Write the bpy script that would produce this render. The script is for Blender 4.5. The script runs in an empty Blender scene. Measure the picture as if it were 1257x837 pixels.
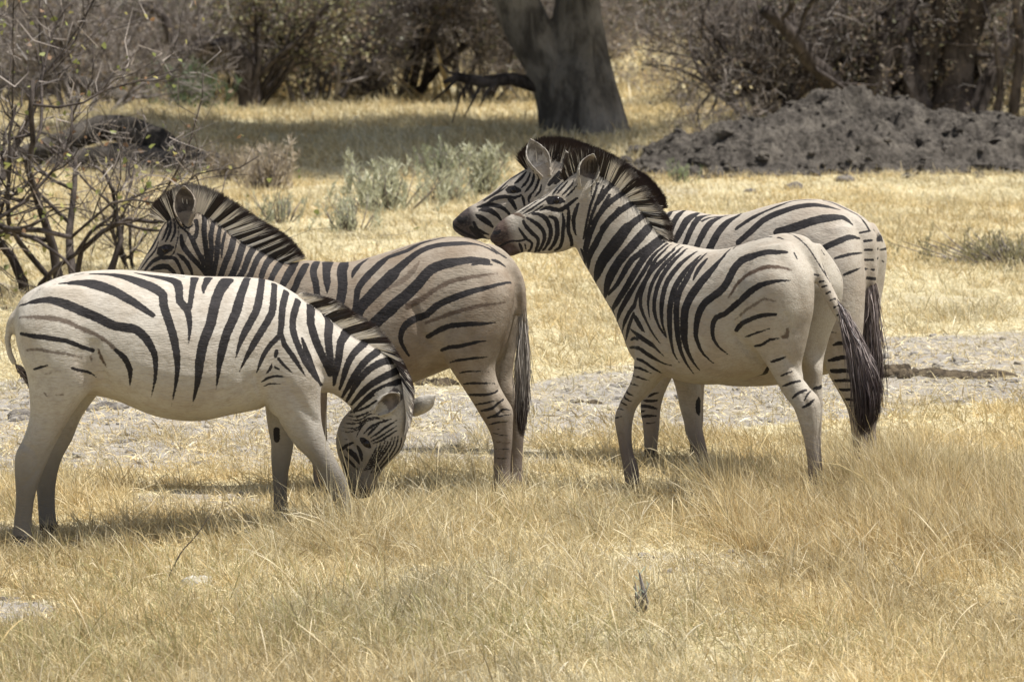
import bpy, bmesh, math, random, json
import numpy as np
from mathutils import Vector, Matrix
sc = bpy.context.scene
COL = sc.collection
def link(o): COL.objects.link(o); return o
# ---------------------------------------------------------------- camera, sky, sun, exposure
cam_d = bpy.data.cameras.new('camera'); cam = link(bpy.data.objects.new('camera', cam_d)); sc.camera = cam
cam.location = (0, 0, 2.75); cam.rotation_euler = (math.radians(90-7.26), 0, 0)
cam_d.sensor_width = 36; cam_d.lens = 36*3600/1257; cam_d.clip_start = .1; cam_d.clip_end = 1500
cam_d.dof.use_dof = True; cam_d.dof.focus_distance = 15.0; cam_d.dof.aperture_fstop = 4.6
SUN_EL, SUN_AZ = math.radians(70), math.radians(-8)      # azimuth counted from +X towards +Y
w = bpy.data.worlds.new('World'); sc.world = w; w.use_nodes = True
sky = w.node_tree.nodes.new('ShaderNodeTexSky'); sky.sky_type = 'NISHITA'; sky.sun_disc = False
sky.sun_elevation = SUN_EL; sky.sun_rotation = math.radians(90)-SUN_AZ; sky.dust_density = 4.0; sky.ozone_density = .35; sky.altitude = 900
bg = w.node_tree.nodes['Background']; bg.inputs['Strength'].default_value = .088
hs = w.node_tree.nodes.new('ShaderNodeHueSaturation'); hs.inputs['Saturation'].default_value = .6      # dusty dry-season sky
w.node_tree.links.new(sky.outputs[0], hs.inputs['Color']); w.node_tree.links.new(hs.outputs[0], bg.inputs['Color'])
sun_d = bpy.data.lights.new('sun', 'SUN'); sun_d.energy = 4.7; sun_d.angle = math.radians(.5); sun_d.color = (1, .965, .905)
sun = link(bpy.data.objects.new('sun', sun_d))
sd = Vector((math.cos(SUN_EL)*math.cos(SUN_AZ), math.cos(SUN_EL)*math.sin(SUN_AZ), math.sin(SUN_EL)))
sun.rotation_euler = sd.to_track_quat('Z', 'Y').to_euler(); sun.location = (0, 0, 30)
sc.view_settings.view_transform = 'Standard'; sc.view_settings.look = 'None'; sc.view_settings.exposure = .70; sc.view_settings.gamma = 1
sc.view_settings.use_curve_mapping = False

# ---------------------------------------------------------------- zebra anatomy
def V(*a): return np.array(a, dtype=float)
def nrm(v):
    v = np.asarray(v, float); n = np.linalg.norm(v); return v/n if n > 1e-9 else v
def catmull(P, sub):
    P = np.asarray(P, float); out = []
    n = len(P)
    for i in range(n-1):
        p0 = P[max(i-1,0)]; p1 = P[i]; p2 = P[i+1]; p3 = P[min(i+2,n-1)]
        for k in range(sub):
            t = k/sub
            out.append(0.5*((2*p1)+(-p0+p2)*t+(2*p0-5*p1+4*p2-p3)*t*t+(-p0+3*p1-3*p2+p3)*t**3))
    out.append(P[-1]); return np.array(out)
def loft(rings, sub=4, nseg=28):
    """rings: [cx,cy,cz, ux,uy,uz (half height vector), sx,sy,sz (half width vector), k] -> closed shell"""
    R = catmull(rings, sub); vs = []; fs = []
    th = np.linspace(0, 2*math.pi, nseg, endpoint=False)
    for r in R:
        c, u, s, k = r[0:3], r[3:6], r[6:9], r[9]
        sn, cs = np.sin(th), np.cos(th)
        e = 0.92
        a = np.sign(cs)*np.abs(cs)**e*(1-k*sn); b = np.sign(sn)*np.abs(sn)**e
        vs.append(c+np.outer(b, u)+np.outer(a, s))
    n = len(R)
    vs = np.vstack(vs)
    for i in range(n-1):
        for j in range(nseg):
            a = i*nseg+j; b = i*nseg+(j+1) % nseg
            fs.append((a, b, b+nseg, a+nseg))
    fs.append(tuple(range(nseg-1, -1, -1))); fs.append(tuple((n-1)*nseg+j for j in range(nseg)))
    return vs, fs
def ellipsoid(c, r, M=None, nu=14, nv=10):
    vs = []; fs = []
    for i in range(1, nv):
        a = math.pi*i/nv
        for j in range(nu):
            b = 2*math.pi*j/nu
            vs.append([r[0]*math.sin(a)*math.cos(b), r[1]*math.sin(a)*math.sin(b), r[2]*math.cos(a)])
    vs += [[0, 0, r[2]], [0, 0, -r[2]]]
    for i in range(nv-2):
        for j in range(nu):
            fs.append((i*nu+j, (i+1)*nu+j, (i+1)*nu+(j+1) % nu, i*nu+(j+1) % nu))
    T, B = len(vs)-2, len(vs)-1
    for j in range(nu):
        fs.append((T, j, (j+1) % nu)); fs.append((B, (nv-2)*nu+(j+1) % nu, (nv-2)*nu+j))
    vs = np.array(vs)
    if M is not None: vs = vs @ np.array(M)
    return vs+np.array(c), fs
def ear_shell(base, tip, face, width, thick=.009):
    """cupped leaf-shaped shell open towards `face`"""
    base, tip, face = map(np.array, (base, tip, face))
    ax = tip-base; L = np.linalg.norm(ax); ax = ax/L
    f = nrm(face-ax*np.dot(face, ax)); s = np.cross(ax, f)
    n, m = 14, 13; outer = []; inner = []
    for i in range(n+1):
        u = i/n
        w = width*.5*(math.sin(math.pi*min(1, (u*.86+.16)))**.62)*(.62+.55*u if u < .6 else .95)
        w = max(w, .006)
        cup = 1.9*(1-u)**.8+.75
        for j in range(m+1):
            a = (j/m-.5)*2*min(cup, 2.6)
            rr = w/max(math.sin(min(cup, math.pi/2)), .3)
            for lst, rad in ((outer, rr), (inner, max(rr-thick, .002))):
                lst.append(base+ax*(u*L)+s*rad*math.sin(a)+f*(-rad*math.cos(a)+rr*math.cos(min(cup, 1.4))*.6))
    N = len(outer); vs = np.array(outer+inner); fs = []
    g = lambda i, j: i*(m+1)+j
    for i in range(n):
        for j in range(m):
            fs.append((g(i, j), g(i, j+1), g(i+1, j+1), g(i+1, j)))
            fs.append((N+g(i, j), N+g(i+1, j), N+g(i+1, j+1), N+g(i, j+1)))
        for j, fl in ((0, 0), (m, 1)):
            q = (g(i, j), g(i+1, j), N+g(i+1, j), N+g(i, j)); fs.append(q[::-1] if fl else q)
    for i, fl in ((0, 1), (n, 0)):
        for j in range(m):
            q = (g(i, j), g(i, j+1), N+g(i, j+1), N+g(i, j)); fs.append(q[::-1] if fl else q)
    return vs, fs
def zebra_skin(d, voxel=.0072):
    """one continuous skin grown over all the limb volumes; returns verts, faces (numpy)"""
    vs = []; fs = []; off = 0
    def addp(v, f):
        nonlocal off
        vs.append(v); fs.extend([tuple(i+off for i in q) for q in f]); off += len(v)
    for name, rings in d['lofts']:
        addp(*loft(rings))
    for c, r in d.get('blobs', []):
        addp(*ellipsoid(c, r))
    me = bpy.data.meshes.new('skin'); me.from_pydata([tuple(p) for p in np.vstack(vs)], [], fs)
    o = bpy.data.objects.new('skin', me); bpy.context.scene.collection.objects.link(o)
    def evalmesh(ob):
        dg = bpy.context.evaluated_depsgraph_get(); dg.update()
        return bpy.data.meshes.new_from_object(ob.evaluated_get(dg))
    m = o.modifiers.new('r', 'REMESH'); m.mode = 'VOXEL'; m.voxel_size = .011
    m2 = o.modifiers.new('s', 'SMOOTH'); m2.factor = .5; m2.iterations = d.get('smooth', 9)
    base = evalmesh(o)
    # ears join the smoothed skin, then a second finer growth
    nv = len(base.vertices); co = np.empty(nv*3); base.vertices.foreach_get('co', co)
    V1 = co.reshape(-1, 3); F1 = [tuple(p.vertices) for p in base.polygons]
    vs = [V1]; fs = list(F1); off = nv
    for e in d['ears']:
        addp(*ear_shell(*e))
    me2 = bpy.data.meshes.new('skin2'); me2.from_pydata([tuple(p) for p in np.vstack(vs)], [], fs)
    o.modifiers.clear(); o.data = me2
    m = o.modifiers.new('r', 'REMESH'); m.mode = 'VOXEL'; m.voxel_size = voxel
    m2 = o.modifiers.new('s', 'SMOOTH'); m2.factor = .5; m2.iterations = 2
    fin = evalmesh(o)
    bpy.data.objects.remove(o)
    for x in (me, me2, base): bpy.data.meshes.remove(x)
    return fin

def attr_color(me, name, arr):
    a = me.attributes.new(name, 'FLOAT_COLOR', 'POINT')
    a.data.foreach_set('color', np.asarray(arr, dtype=np.float32).ravel())
def nearest_ring(co, d):
    C = []; S = []; T = []
    for name, rings in d['lofts']:
        R = catmull(rings, 3)
        for r in R:
            C.append(r[0:3]); s = r[6:9]
            S.append(nrm(s)); T.append(1 if name in ('neck', 'head', 'lip') else 0)
    C = np.array(C); S = np.array(S); T = np.array(T)
    best = np.zeros(len(co), int)
    for a in range(0, len(co), 8000):
        q = co[a:a+8000]
        dd = ((q[:, None, :]-C[None])**2).sum(2); best[a:a+8000] = dd.argmin(1)
    return C[best], S[best], T[best]
def stripe_field(co, stripes):
    """signed distance (m) to the edge of the nearest dark and brown stripe, >0 inside"""
    dark = np.full(len(co), -.02); brown = np.full(len(co), -.02); bs = np.ones(len(co))
    for st in stripes:
        sh = st[0]; P = np.array(st[1:], float)
        m = P[:, 3].max()+.012
        lo = P[:, :3].min(0)-m; hi = P[:, :3].max(0)+m
        idx = np.nonzero(((co > lo) & (co < hi)).all(1))[0]
        if not len(idx): continue
        q = co[idx]; best = np.full(len(idx), -.02)
        for a, b in zip(P[:-1], P[1:]):
            ab = b[:3]-a[:3]; L2 = max(ab @ ab, 1e-9)
            if L2 > .12**2: continue
            t = np.clip(((q-a[:3]) @ ab)/L2, 0, 1)
            dist = np.linalg.norm(q-(a[:3]+t[:, None]*ab), axis=1)
            best = np.maximum(best, a[3]+(b[3]-a[3])*t-dist)
        if sh > .75: dark[idx] = np.maximum(dark[idx], best)
        else:
            up = best > brown[idx]; k = idx[up]; brown[k] = best[up]; bs[k] = sh
    return dark, brown, bs
def paint_coat(co, nor, d):
    near = d['near']
    C, S, T = nearest_ring(co, d)
    dk, br, bs = stripe_field(co, d['stripes'])
    axis = np.where((T == 1)[:, None], S, np.array([0, 1., 0])); cen = np.where((T == 1)[:, None], C, 0)
    lat = ((co-cen)*axis).sum(1)
    sgn = np.sign((axis*np.array([0, 1., 0])).sum(1)); sgn[sgn == 0] = 1
    far = lat*sgn*near < 0
    mir = co-2*lat[:, None]*axis
    dk2, br2, bs2 = stripe_field(mir[far], d['stripes'])
    dk[far] = np.maximum(dk[far], dk2)
    u = br2 > br[far]; k = np.nonzero(far)[0][u]; br[k] = br2[u]; bs[k] = bs2[u]
    # dark bare skin of the muzzle
    mz = np.zeros(len(co))
    for m in d['muzzle']:
        dist = np.linalg.norm(co-np.array(m[:3]), axis=1)
        mz = np.maximum(mz, np.clip((m[3]*1.25-dist)/(m[3]*.35), 0, 1))
    ear = np.zeros(len(co))
    for b, t, f, w in d['ears']:
        b, t, f = map(np.array, (b, t, f)); ax = t-b; L = np.linalg.norm(ax); ax /= L; f = nrm(f-ax*(f@ax))
        h = (co-b) @ ax; r = np.linalg.norm((co-b)-h[:, None]*ax, axis=1)
        side = np.cross(ax, f); lat_ = np.abs((co-b) @ side)
        inside = (h > .3*L) & (h < L*1.05) & (r < w*.75)
        inner = inside & ((nor @ f) > .25) & (lat_ < w*.34) & (h < .9*L)
        ear[inside] = .35; ear[inner] = 1
        if True:
            dk[inside] = -.02; br[inside] = -.02
    enc = lambda f: np.clip(.5+f*25, 0, 1)
    n = len(co)
    coat = np.stack([enc(dk), enc(br), bs, np.ones(n)], 1)
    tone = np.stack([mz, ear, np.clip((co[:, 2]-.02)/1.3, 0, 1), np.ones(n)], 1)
    return coat, tone, dk
def ribbon_mesh(name, paths, widths, cols, facing):
    """paths (n,k,3), widths (n,k), cols (n,k,3), facing (n,3): flat tapered hairs or blades in one mesh"""
    n, k, _ = paths.shape
    tan = np.gradient(paths, axis=1)
    s = np.cross(tan, facing[:, None, :]); s /= (np.linalg.norm(s, axis=2, keepdims=True)+1e-9)
    L = paths-s*widths[..., None]*.5; R = paths+s*widths[..., None]*.5
    # last point is a single tip
    vs = np.empty((n, 2*(k-1)+1, 3)); vs[:, 0:2*(k-1):2] = L[:, :-1]; vs[:, 1:2*(k-1):2] = R[:, :-1]; vs[:, -1] = paths[:, -1]
    cs = np.ones((n, 2*(k-1)+1, 4)); cs[:, 0:2*(k-1):2, :3] = cols[:, :-1]; cs[:, 1:2*(k-1):2, :3] = cols[:, :-1]; cs[:, -1, :3] = cols[:, -1]
    m = 2*(k-1)+1; base = (np.arange(n)*m)[:, None]
    quads = []
    for i in range(k-2):
        quads.append(base+np.array([[2*i, 2*i+1, 2*i+3, 2*i+2]]))
    q = np.stack(quads, 1).reshape(n, -1)             # n, (k-2)*4
    t = base+np.array([[2*(k-2), 2*(k-2)+1, 2*(k-1)]])
    loops = np.concatenate([q, t], 1).ravel().astype(np.int32)
    sizes = np.tile(np.array([4]*(k-2)+[3], dtype=np.int32), n)
    me = bpy.data.meshes.new(name)
    me.vertices.add(n*m); me.vertices.foreach_set('co', vs.astype(np.float32).ravel())
    me.loops.add(len(loops)); me.loops.foreach_set('vertex_index', loops)
    me.polygons.add(len(sizes)); st = np.concatenate([[0], np.cumsum(sizes)[:-1]]).astype(np.int32)
    me.polygons.foreach_set('loop_start', st)
    try: me.polygons.foreach_set('loop_total', sizes)
    except Exception: pass
    me.update(calc_edges=True)
    attr_color(me, 'tint', cs.reshape(-1, 4))
    me.polygons.foreach_set('use_smooth', [True]*len(sizes))
    return me
def polyline_at(P, t):
    P = np.asarray(P); L = np.r_[0, np.cumsum(np.linalg.norm(np.diff(P[:, :3], axis=0), axis=1))]; L /= L[-1]
    return np.stack([np.interp(t, L, P[:, i]) for i in range(P.shape[1])], -1)
def build_zebra(key, label, mats):
    d = ZD[key]; rng = np.random.default_rng(ord(key))
    root = bpy.data.objects.new('zebra', None); link(root)
    root.location = d['location']; root.rotation_euler = (0, 0, math.radians(d['heading'])); root.empty_display_size = .3
    root['label'] = label; root['category'] = 'zebra'; root['group'] = 'zebras standing in the dry grass'
    me = zebra_skin(d); me.name = 'zebra_body'
    n = len(me.vertices); co = np.empty(n*3); me.vertices.foreach_get('co', co); co = co.reshape(-1, 3)
    nor = np.empty(n*3); me.vertices.foreach_get('normal', nor); nor = nor.reshape(-1, 3)
    # skin folds and the hollows between the big muscles
    disp = np.zeros(n)
    for c in d['creases']:
        P = np.array(c[2:]).reshape(-1, 3); dist = np.full(n, 9.)
        for a, b in zip(P[:-1], P[1:]):
            ab = b-a; t = np.clip(((co-a) @ ab)/max(ab @ ab, 1e-9), 0, 1); dist = np.minimum(dist, np.linalg.norm(co-(a+t[:, None]*ab), axis=1))
        disp = np.maximum(disp, c[0]*np.exp(-(dist/c[1])**2))
    coat, tone, dk = paint_coat(co, nor, d)
    co = co-nor*disp[:, None]; me.vertices.foreach_set('co', co.astype(np.float32).ravel()); me.update()
    attr_color(me, 'coat', coat); attr_color(me, 'tone', tone)
    me.polygons.foreach_set('use_smooth', [True]*len(me.polygons))
    me.materials.clear(); me.materials.append(mats[key])
    body = bpy.data.objects.new('body', me); link(body); body.parent = root
    # eyes
    for c in d['eyes']:
        v, f = ellipsoid(c, (d['eye_r'],)*3, None, 18, 12)
        em = bpy.data.meshes.new('eye'); em.from_pydata([tuple(p) for p in v], [], f); em.materials.append(mats['eye'])
        em.polygons.foreach_set('use_smooth', [True]*len(em.polygons))
        e = bpy.data.objects.new('eye', em); link(e); e.parent = root
    # mane: upright hair that carries on the neck stripes
    M = catmull(np.array(d['mane']), 6); side = np.array(d['mane_side'])
    N = 9000; t = rng.random(N); Q = polyline_at(M, t); r = Q[:, :3]; tip = Q[:, 3:6]
    g = tip-r; up = g/np.linalg.norm(g, axis=1, keepdims=True)
    lat = rng.normal(0, .011, N)
    r0 = r-up*.022+side*lat[:, None]
    ln = rng.normal(.97, .045, N)*np.where(rng.random(N) < .08, .85, 1)
    along = np.gradient(M[:, :3], axis=0); al = along/np.linalg.norm(along, axis=1, keepdims=True)
    ti = np.clip((t*(len(M)-1)).astype(int), 0, len(M)-1)
    tp = r0+g*(ln[:, None])+up*.022+side*(lat*.9+rng.normal(0, .008, N))[:, None]+al[ti]*rng.normal(0, .008, N)[:, None]
    k = np.array([0, .4, .78, 1.0])
    paths = r0[:, None]+(tp-r0)[:, None]*k[None, :, None]+side*(np.sin(k*2.5)*.004)[None, :, None]*rng.normal(0, 1, N)[:, None, None]
    w = np.stack([np.full(N, .0042), np.full(N, .004), np.full(N, .003), np.full(N, .001)], 1)
    from mathutils.kdtree import KDTree
    kd = KDTree(n)
    for i in range(0, n, 2): kd.insert(co[i], i)
    kd.balance()
    probe = r-up*.012+side*(d['near']*.05*np.sign(side[1]))
    dv = np.array([dk[kd.find(tuple(p))[1]] for p in probe])
    isd = dv+rng.normal(0, .001, N) > 0
    pale = np.array([.78, .71, .60]); darkc = np.array([.030, .022, .018]); tipc = np.array([.036, .020, .015])
    if key == 'D': isd |= rng.random(N) < .75
    elif key == 'C': isd |= rng.random(N) < np.where(t < .36, .85, .1)
    base = np.where(isd[:, None], darkc, pale)*rng.uniform(.8, 1.15, N)[:, None]
    cut = rng.normal(.80 if key != 'D' else .45, .05, N)
    cols = np.empty((N, 4, 3))
    for i, kk in enumerate(k):
        f = np.clip((kk-cut)/.14+.4, 0, 1)[:, None]
        cols[:, i] = base*(1-f)+tipc*f
    mm = ribbon_mesh('mane', paths, w, cols, np.tile(side, (N, 1))+rng.normal(0, .18, (N, 3)))
    mm.materials.append(mats['hair']); mo = bpy.data.objects.new('mane', mm); link(mo); mo.parent = root
    # tail tuft
    P = catmull(np.array(d['tuft']), 5); N = 1500
    t0 = rng.random(N)**1.3*.5; t1 = np.clip(t0+rng.uniform(.35, .75, N), 0, 1)
    disc = rng.normal(0, .5, (N, 3)); disc /= np.maximum(np.linalg.norm(disc, axis=1, keepdims=True), 1)
    K = 7; paths = np.empty((N, K, 3)); cols = np.empty((N, K, 3)); w = np.empty((N, K))
    pt = np.array([.42, .38, .34] if key == 'B' else [.30, .25, .235]); dkc = np.array([.035, .022, .024]); shade = rng.uniform(.5, 1.2, N)
    stray = np.where(rng.random(N) < .22, rng.uniform(1.3, 2.3, N), 1.0)[:, None]; wob = rng.normal(0, 1, (N, 3)); drk = rng.random(N) < .3; jt = rng.normal(0, .12, N)
    for i in range(K):
        tt = t0+(t1-t0)*i/(K-1); q = polyline_at(P, tt); s = .35 if i == 0 else 1
        paths[:, i] = q[:, :3]+disc*q[:, 3:4]*(.45+.55*i/(K-1)*stray)*s+wob*(math.sin(i*1.3)*.006)
        f = np.clip((tt-(.58 if key == 'B' else .36)-jt)/.3, 0, 1)[:, None]; f = np.where((drk & (key != 'B') & (shade < .9))[:, None], np.maximum(f, .85), f)
        cols[:, i] = (pt*(1-f)+dkc*f)*shade[:, None]; w[:, i] = .005*(1-.6*i/(K-1))
    tm = ribbon_mesh('tail_tuft', paths, w, cols, rng.normal(0, 1, (N, 3)))
    tm.materials.append(mats['hair']); to = bpy.data.objects.new('tail_tuft', tm); link(to); to.parent = root
    return root

def nt(name):
    m = bpy.data.materials.new(name); m.use_nodes = True; t = m.node_tree; t.nodes.clear()
    out = t.nodes.new('ShaderNodeOutputMaterial'); return m, t, out
class G:
    """small helper to wire nodes"""
    def __init__(s, t): s.t = t
    def n(s, kind, **kw):
        x = s.t.nodes.new(kind)
        for k, v in kw.items():
            if k.startswith('i_'):
                key = k[2:]; key = int(key) if key.isdigit() else key.replace('_', ' ')
                if hasattr(v, 'is_output') or isinstance(v, bpy.types.NodeSocket): s.t.links.new(v, x.inputs[key])
                else: x.inputs[key].default_value = v
            else: setattr(x, k, v)
        return x
    def link(s, a, b): s.t.links.new(a, b)
    def math(s, op, a, b=0, clamp=False):
        x = s.t.nodes.new('ShaderNodeMath'); x.operation = op; x.use_clamp = clamp
        for i, v in enumerate((a, b)):
            if isinstance(v, bpy.types.NodeSocket): s.t.links.new(v, x.inputs[i])
            else: x.inputs[i].default_value = v
        return x.outputs[0]
    def mix(s, f, a, b):
        x = s.t.nodes.new('ShaderNodeMix'); x.data_type = 'RGBA'
        for key, v in ((0, f), (6, a), (7, b)):
            if isinstance(v, bpy.types.NodeSocket): s.t.links.new(v, x.inputs[key])
            else: x.inputs[key].default_value = v if not isinstance(v, tuple) or len(v) == 4 else (*v, 1)
        return x.outputs[2]
    def noise(s, scale, detail=3, rough=.55, vec=None, dist=0):
        x = s.t.nodes.new('ShaderNodeTexNoise'); x.inputs['Scale'].default_value = scale; x.inputs['Detail'].default_value = detail
        x.inputs['Roughness'].default_value = rough; x.inputs['Distortion'].default_value = dist
        if vec is not None: s.t.links.new(vec, x.inputs['Vector'])
        return x.outputs['Fac']
    def ramp(s, f, lo, hi, smooth=True):
        x = s.t.nodes.new('ShaderNodeMapRange'); x.clamp = True
        x.interpolation_type = 'SMOOTHSTEP' if smooth else 'LINEAR'
        s.t.links.new(f, x.inputs[0]); x.inputs[1].default_value = lo; x.inputs[2].default_value = hi
        return x.outputs[0]
    def attr(s, name, comp=None):
        x = s.t.nodes.new('ShaderNodeAttribute'); x.attribute_name = name
        if comp is None: return x.outputs['Color']
        y = s.t.nodes.new('ShaderNodeSeparateColor'); s.t.links.new(x.outputs['Color'], y.inputs[0]); return y.outputs[comp]
    def geo(s): return s.t.nodes.new('ShaderNodeTexCoord').outputs['Object']
    def bump(s, h, dist, strength=1.0):
        x = s.t.nodes.new('ShaderNodeBump'); x.inputs['Distance'].default_value = dist; x.inputs['Strength'].default_value = strength
        s.t.links.new(h, x.inputs['Height']); return x.outputs[0]
    def bsdf(s, out, color, rough=.8, normal=None, spec=.3, **kw):
        x = s.t.nodes.new('ShaderNodeBsdfPrincipled')
        for key, v in (('Base Color', color), ('Roughness', rough), ('Specular IOR Level', spec)):
            if isinstance(v, bpy.types.NodeSocket): s.t.links.new(v, x.inputs[key])
            else: x.inputs[key].default_value = (*v, 1) if isinstance(v, tuple) and len(v) == 3 else v
        if normal is not None: s.t.links.new(normal, x.inputs['Normal'])
        for k, v in kw.items(): x.inputs[k.replace('_', ' ')].default_value = v
        s.t.links.new(x.outputs[0], out.inputs[0]); return x
def coat_material(name, cream, rust, leg, rust_amt=.35, dark=(.013, .0115, .012), muzzle=(.030, .024, .024), leg_top=.42, earin=((.055, .045, .040), (.22, .18, .15))):
    m, t, out = nt(name); g = G(t); P = g.geo()
    f1 = g.noise(260, 2, .6, P); f2 = g.noise(55, 3, .6, P); f3 = g.noise(4.5, 4, .6, P); f4 = g.noise(14, 5, .65, P); f5 = g.noise(7, 3, .55, P)
    mp = t.nodes.new('ShaderNodeMapping'); mp.inputs['Rotation'].default_value = (0, math.radians(-28), 0); mp.inputs['Scale'].default_value = (.22, 1, 1); g.link(P, mp.inputs['Vector'])
    fs = g.noise(150, 3, .6, mp.outputs[0]); fl = g.noise(48, 3, .6, mp.outputs[0])
    base = g.mix(g.math('MULTIPLY', g.ramp(f3, .38, .68), rust_amt), cream, rust)
    base = g.mix(g.math('MULTIPLY', g.ramp(f4, .5, .75), .30), base, tuple(c*.62 for c in rust))
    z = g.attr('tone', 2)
    leg_dust_shade = g.math('SUBTRACT', 1, g.ramp(z, .14, leg_top))
    base = g.mix(g.math('MULTIPLY', leg_dust_shade, .92), base, leg)  # lower legs take the leg tone: dust, and on zebra A painted shade too
    brown = g.ramp(g.math('ADD', g.attr('coat', 1), g.math('MULTIPLY', g.math('SUBTRACT', f2, .5), .5)), .36, .60)
    base = g.mix(g.math('MULTIPLY', brown, g.math('MULTIPLY', g.attr('coat', 2), 1.75, True)), base, (.075, .05, .036))
    base = g.mix(g.attr('tone', 0), base, g.mix(g.ramp(f4, .4, .65), muzzle, tuple(c*2.4 for c in muzzle)))
    base = g.mix(g.math('MULTIPLY', g.ramp(fs, .42, .66), .24), base, tuple(c*.62 for c in rust))
    base = g.mix(g.math('MULTIPLY', g.ramp(fl, .5, .7), .22), base, tuple(c*.7 for c in rust))
    edge = g.math('ADD', g.attr('coat', 0), g.math('ADD', g.math('MULTIPLY', g.math('SUBTRACT', fs, .5), .24), g.math('MULTIPLY', g.math('SUBTRACT', f2, .5), .10)))
    dmask = g.ramp(edge, .46, .54)
    dk = g.mix(g.ramp(f4, .35, .7), dark, tuple(min(1, c*1.9) for c in dark)); dk = g.mix(g.math('MULTIPLY', g.ramp(fs, .45, .7), .35), dk, (.048, .040, .036))
    col = g.mix(dmask, base, dk)
    ear = g.attr('tone', 1)
    col = g.mix(g.ramp(ear, .2, .3), col, g.mix(g.ramp(f2, .3, .7), tuple(c*.85 for c in cream), tuple(c*.6 for c in cream)))
    col = g.mix(g.math('MULTIPLY', g.ramp(ear, .6, .95), .93), col, g.mix(g.ramp(f4, .35, .7), *earin))
    hoof = g.math('SUBTRACT', 1, g.ramp(z, .03, .045))
    col = g.mix(hoof, col, (.04, .035, .032))
    # fine short fur
    h = g.math('ADD', g.math('MULTIPLY', fs, .85), g.math('MULTIPLY', f4, 1.0))
    h = g.math('ADD', h, g.math('MULTIPLY', f5, 2.2))
    nrm_ = g.bump(h, .0045, .8)
    g.bsdf(out, col, .72, nrm_, .2)
    return m
def hair_material(name, rough=.5):
    m, t, out = nt(name); g = G(t)
    g.bsdf(out, g.attr('tint'), rough, None, .35); return m
def eye_material():
    m, t, out = nt('eye_glossy'); g = G(t); g.bsdf(out, (.010, .006, .005), .22, None, .35); return m

# ---------------------------------------------------------------- land
RG = np.random.default_rng(11)
def vnoise(x, y, seed=0):
    xi = np.floor(x).astype(np.int64); yi = np.floor(y).astype(np.int64); fx = x-xi; fy = y-yi
    fx = fx*fx*(3-2*fx); fy = fy*fy*(3-2*fy)
    def h(a, b):
        n = (a*374761393+b*668265263+seed*982451653) & 0xffffffff
        n = ((n ^ (n >> 13))*1274126177) & 0xffffffff
        return ((n ^ (n >> 16)) & 0xffff)/65535.0
    return (h(xi, yi)*(1-fx)+h(xi+1, yi)*fx)*(1-fy)+(h(xi, yi+1)*(1-fx)+h(xi+1, yi+1)*fx)*fy
def fbm(x, y, seed=0, oct=4, gain=.5):
    s = 0; a = 1; t = 0
    for o in range(oct):
        s = s+a*vnoise(x*2**o+17.3*o, y*2**o-9.1*o, seed+o); t += a; a *= gain
    return s/t
def sstep(v, a, b):
    t = np.clip((v-a)/(b-a), 0, 1); return t*t*(3-2*t)
def bareness(x, y):
    """1 on the dry track and worn patches, 0 in standing grass"""
    lo = np.interp(x, [-6, -3.5, -1.2, 0, 1.2, 4, 8], [15.2, 15.3, 15.9, 16.3, 17.3, 18.2, 18.6])
    hi = np.interp(x, [-6, -3.5, 0, 1.5, 4, 8], [18.9, 19.1, 19.5, 21.0, 22.2, 23])
    n = (fbm(x*1.1, y*1.6, 3)-.5)*1.6
    b = sstep(y-lo+n, -.25, .7)*(1-sstep(y-hi+n, -.8, .5))
    b = b*(.55+.6*sstep(fbm(x*1.3, y*3.0, 9), .36, .60))
    for cx, cy, rx, ry, a in ((-2.25, 12.35, .42, .35, .9), (-1.6, 15.0, .5, .5, .6), (.95, 13.35, .8, .35, .45), (-.2, 13.1, .5, .3, .4),
                              (1.35, 36.2, 1.5, 1.2, .4), (3.6, 24.2, 1.2, .5, .35), (2.4, 37.2, 2.2, .7, .3), (-2.6, 14.2, .5, .3, .5)):
        d = np.hypot((x-cx)/rx, (y-cy)/ry)+n*.35; b = np.maximum(b, a*(1-sstep(d, .55, 1.15)))
    return np.clip(b, 0, 1)
def gz(x, y):
    near = (fbm(x*.9, y*.9, 21, 4)-.5)*.05+(fbm(x*5, y*5, 5, 3)-.5)*.02
    far = (fbm(x*.12, y*.12, 31, 3)-.5)*.5*sstep(y, 26, 45)
    return near+far
def mesh_obj(name, vs, fs, mat, parent=None, smooth=True):
    me = bpy.data.meshes.new(name); me.from_pydata([tuple(p) for p in vs], [], fs)
    if smooth: me.polygons.foreach_set('use_smooth', [True]*len(me.polygons))
    me.materials.append(mat); o = bpy.data.objects.new(name, me); link(o)
    if parent: o.parent = parent
    return o
def tag(o, label=None, cat=None, group=None, kind=None):
    for k, v in (('label', label), ('category', cat), ('group', group), ('kind', kind)):
        if v: o[k] = v
    return o
def empty(name, loc, label, cat, group=None):
    o = bpy.data.objects.new(name, None); link(o); o.location = loc; o.empty_display_size = .2
    return tag(o, label, cat, group)
xs = np.concatenate([-np.geomspace(420, 9.6, 26), np.linspace(-9, 9, 150), np.geomspace(9.6, 420, 26)])
ys = np.concatenate([[-60, -20, 0, 5], np.linspace(8, 30, 190), np.linspace(30.5, 62, 90), np.geomspace(65, 900, 26)])
X, Y = np.meshgrid(xs, ys); Zg = gz(X, Y)*sstep(Y, -5, 8)
nx, ny = len(xs), len(ys)
gi = (np.arange(ny-1)[:, None]*nx+np.arange(nx-1)[None]).ravel()
gf = np.stack([gi, gi+1, gi+1+nx, gi+nx], 1).tolist()
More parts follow.
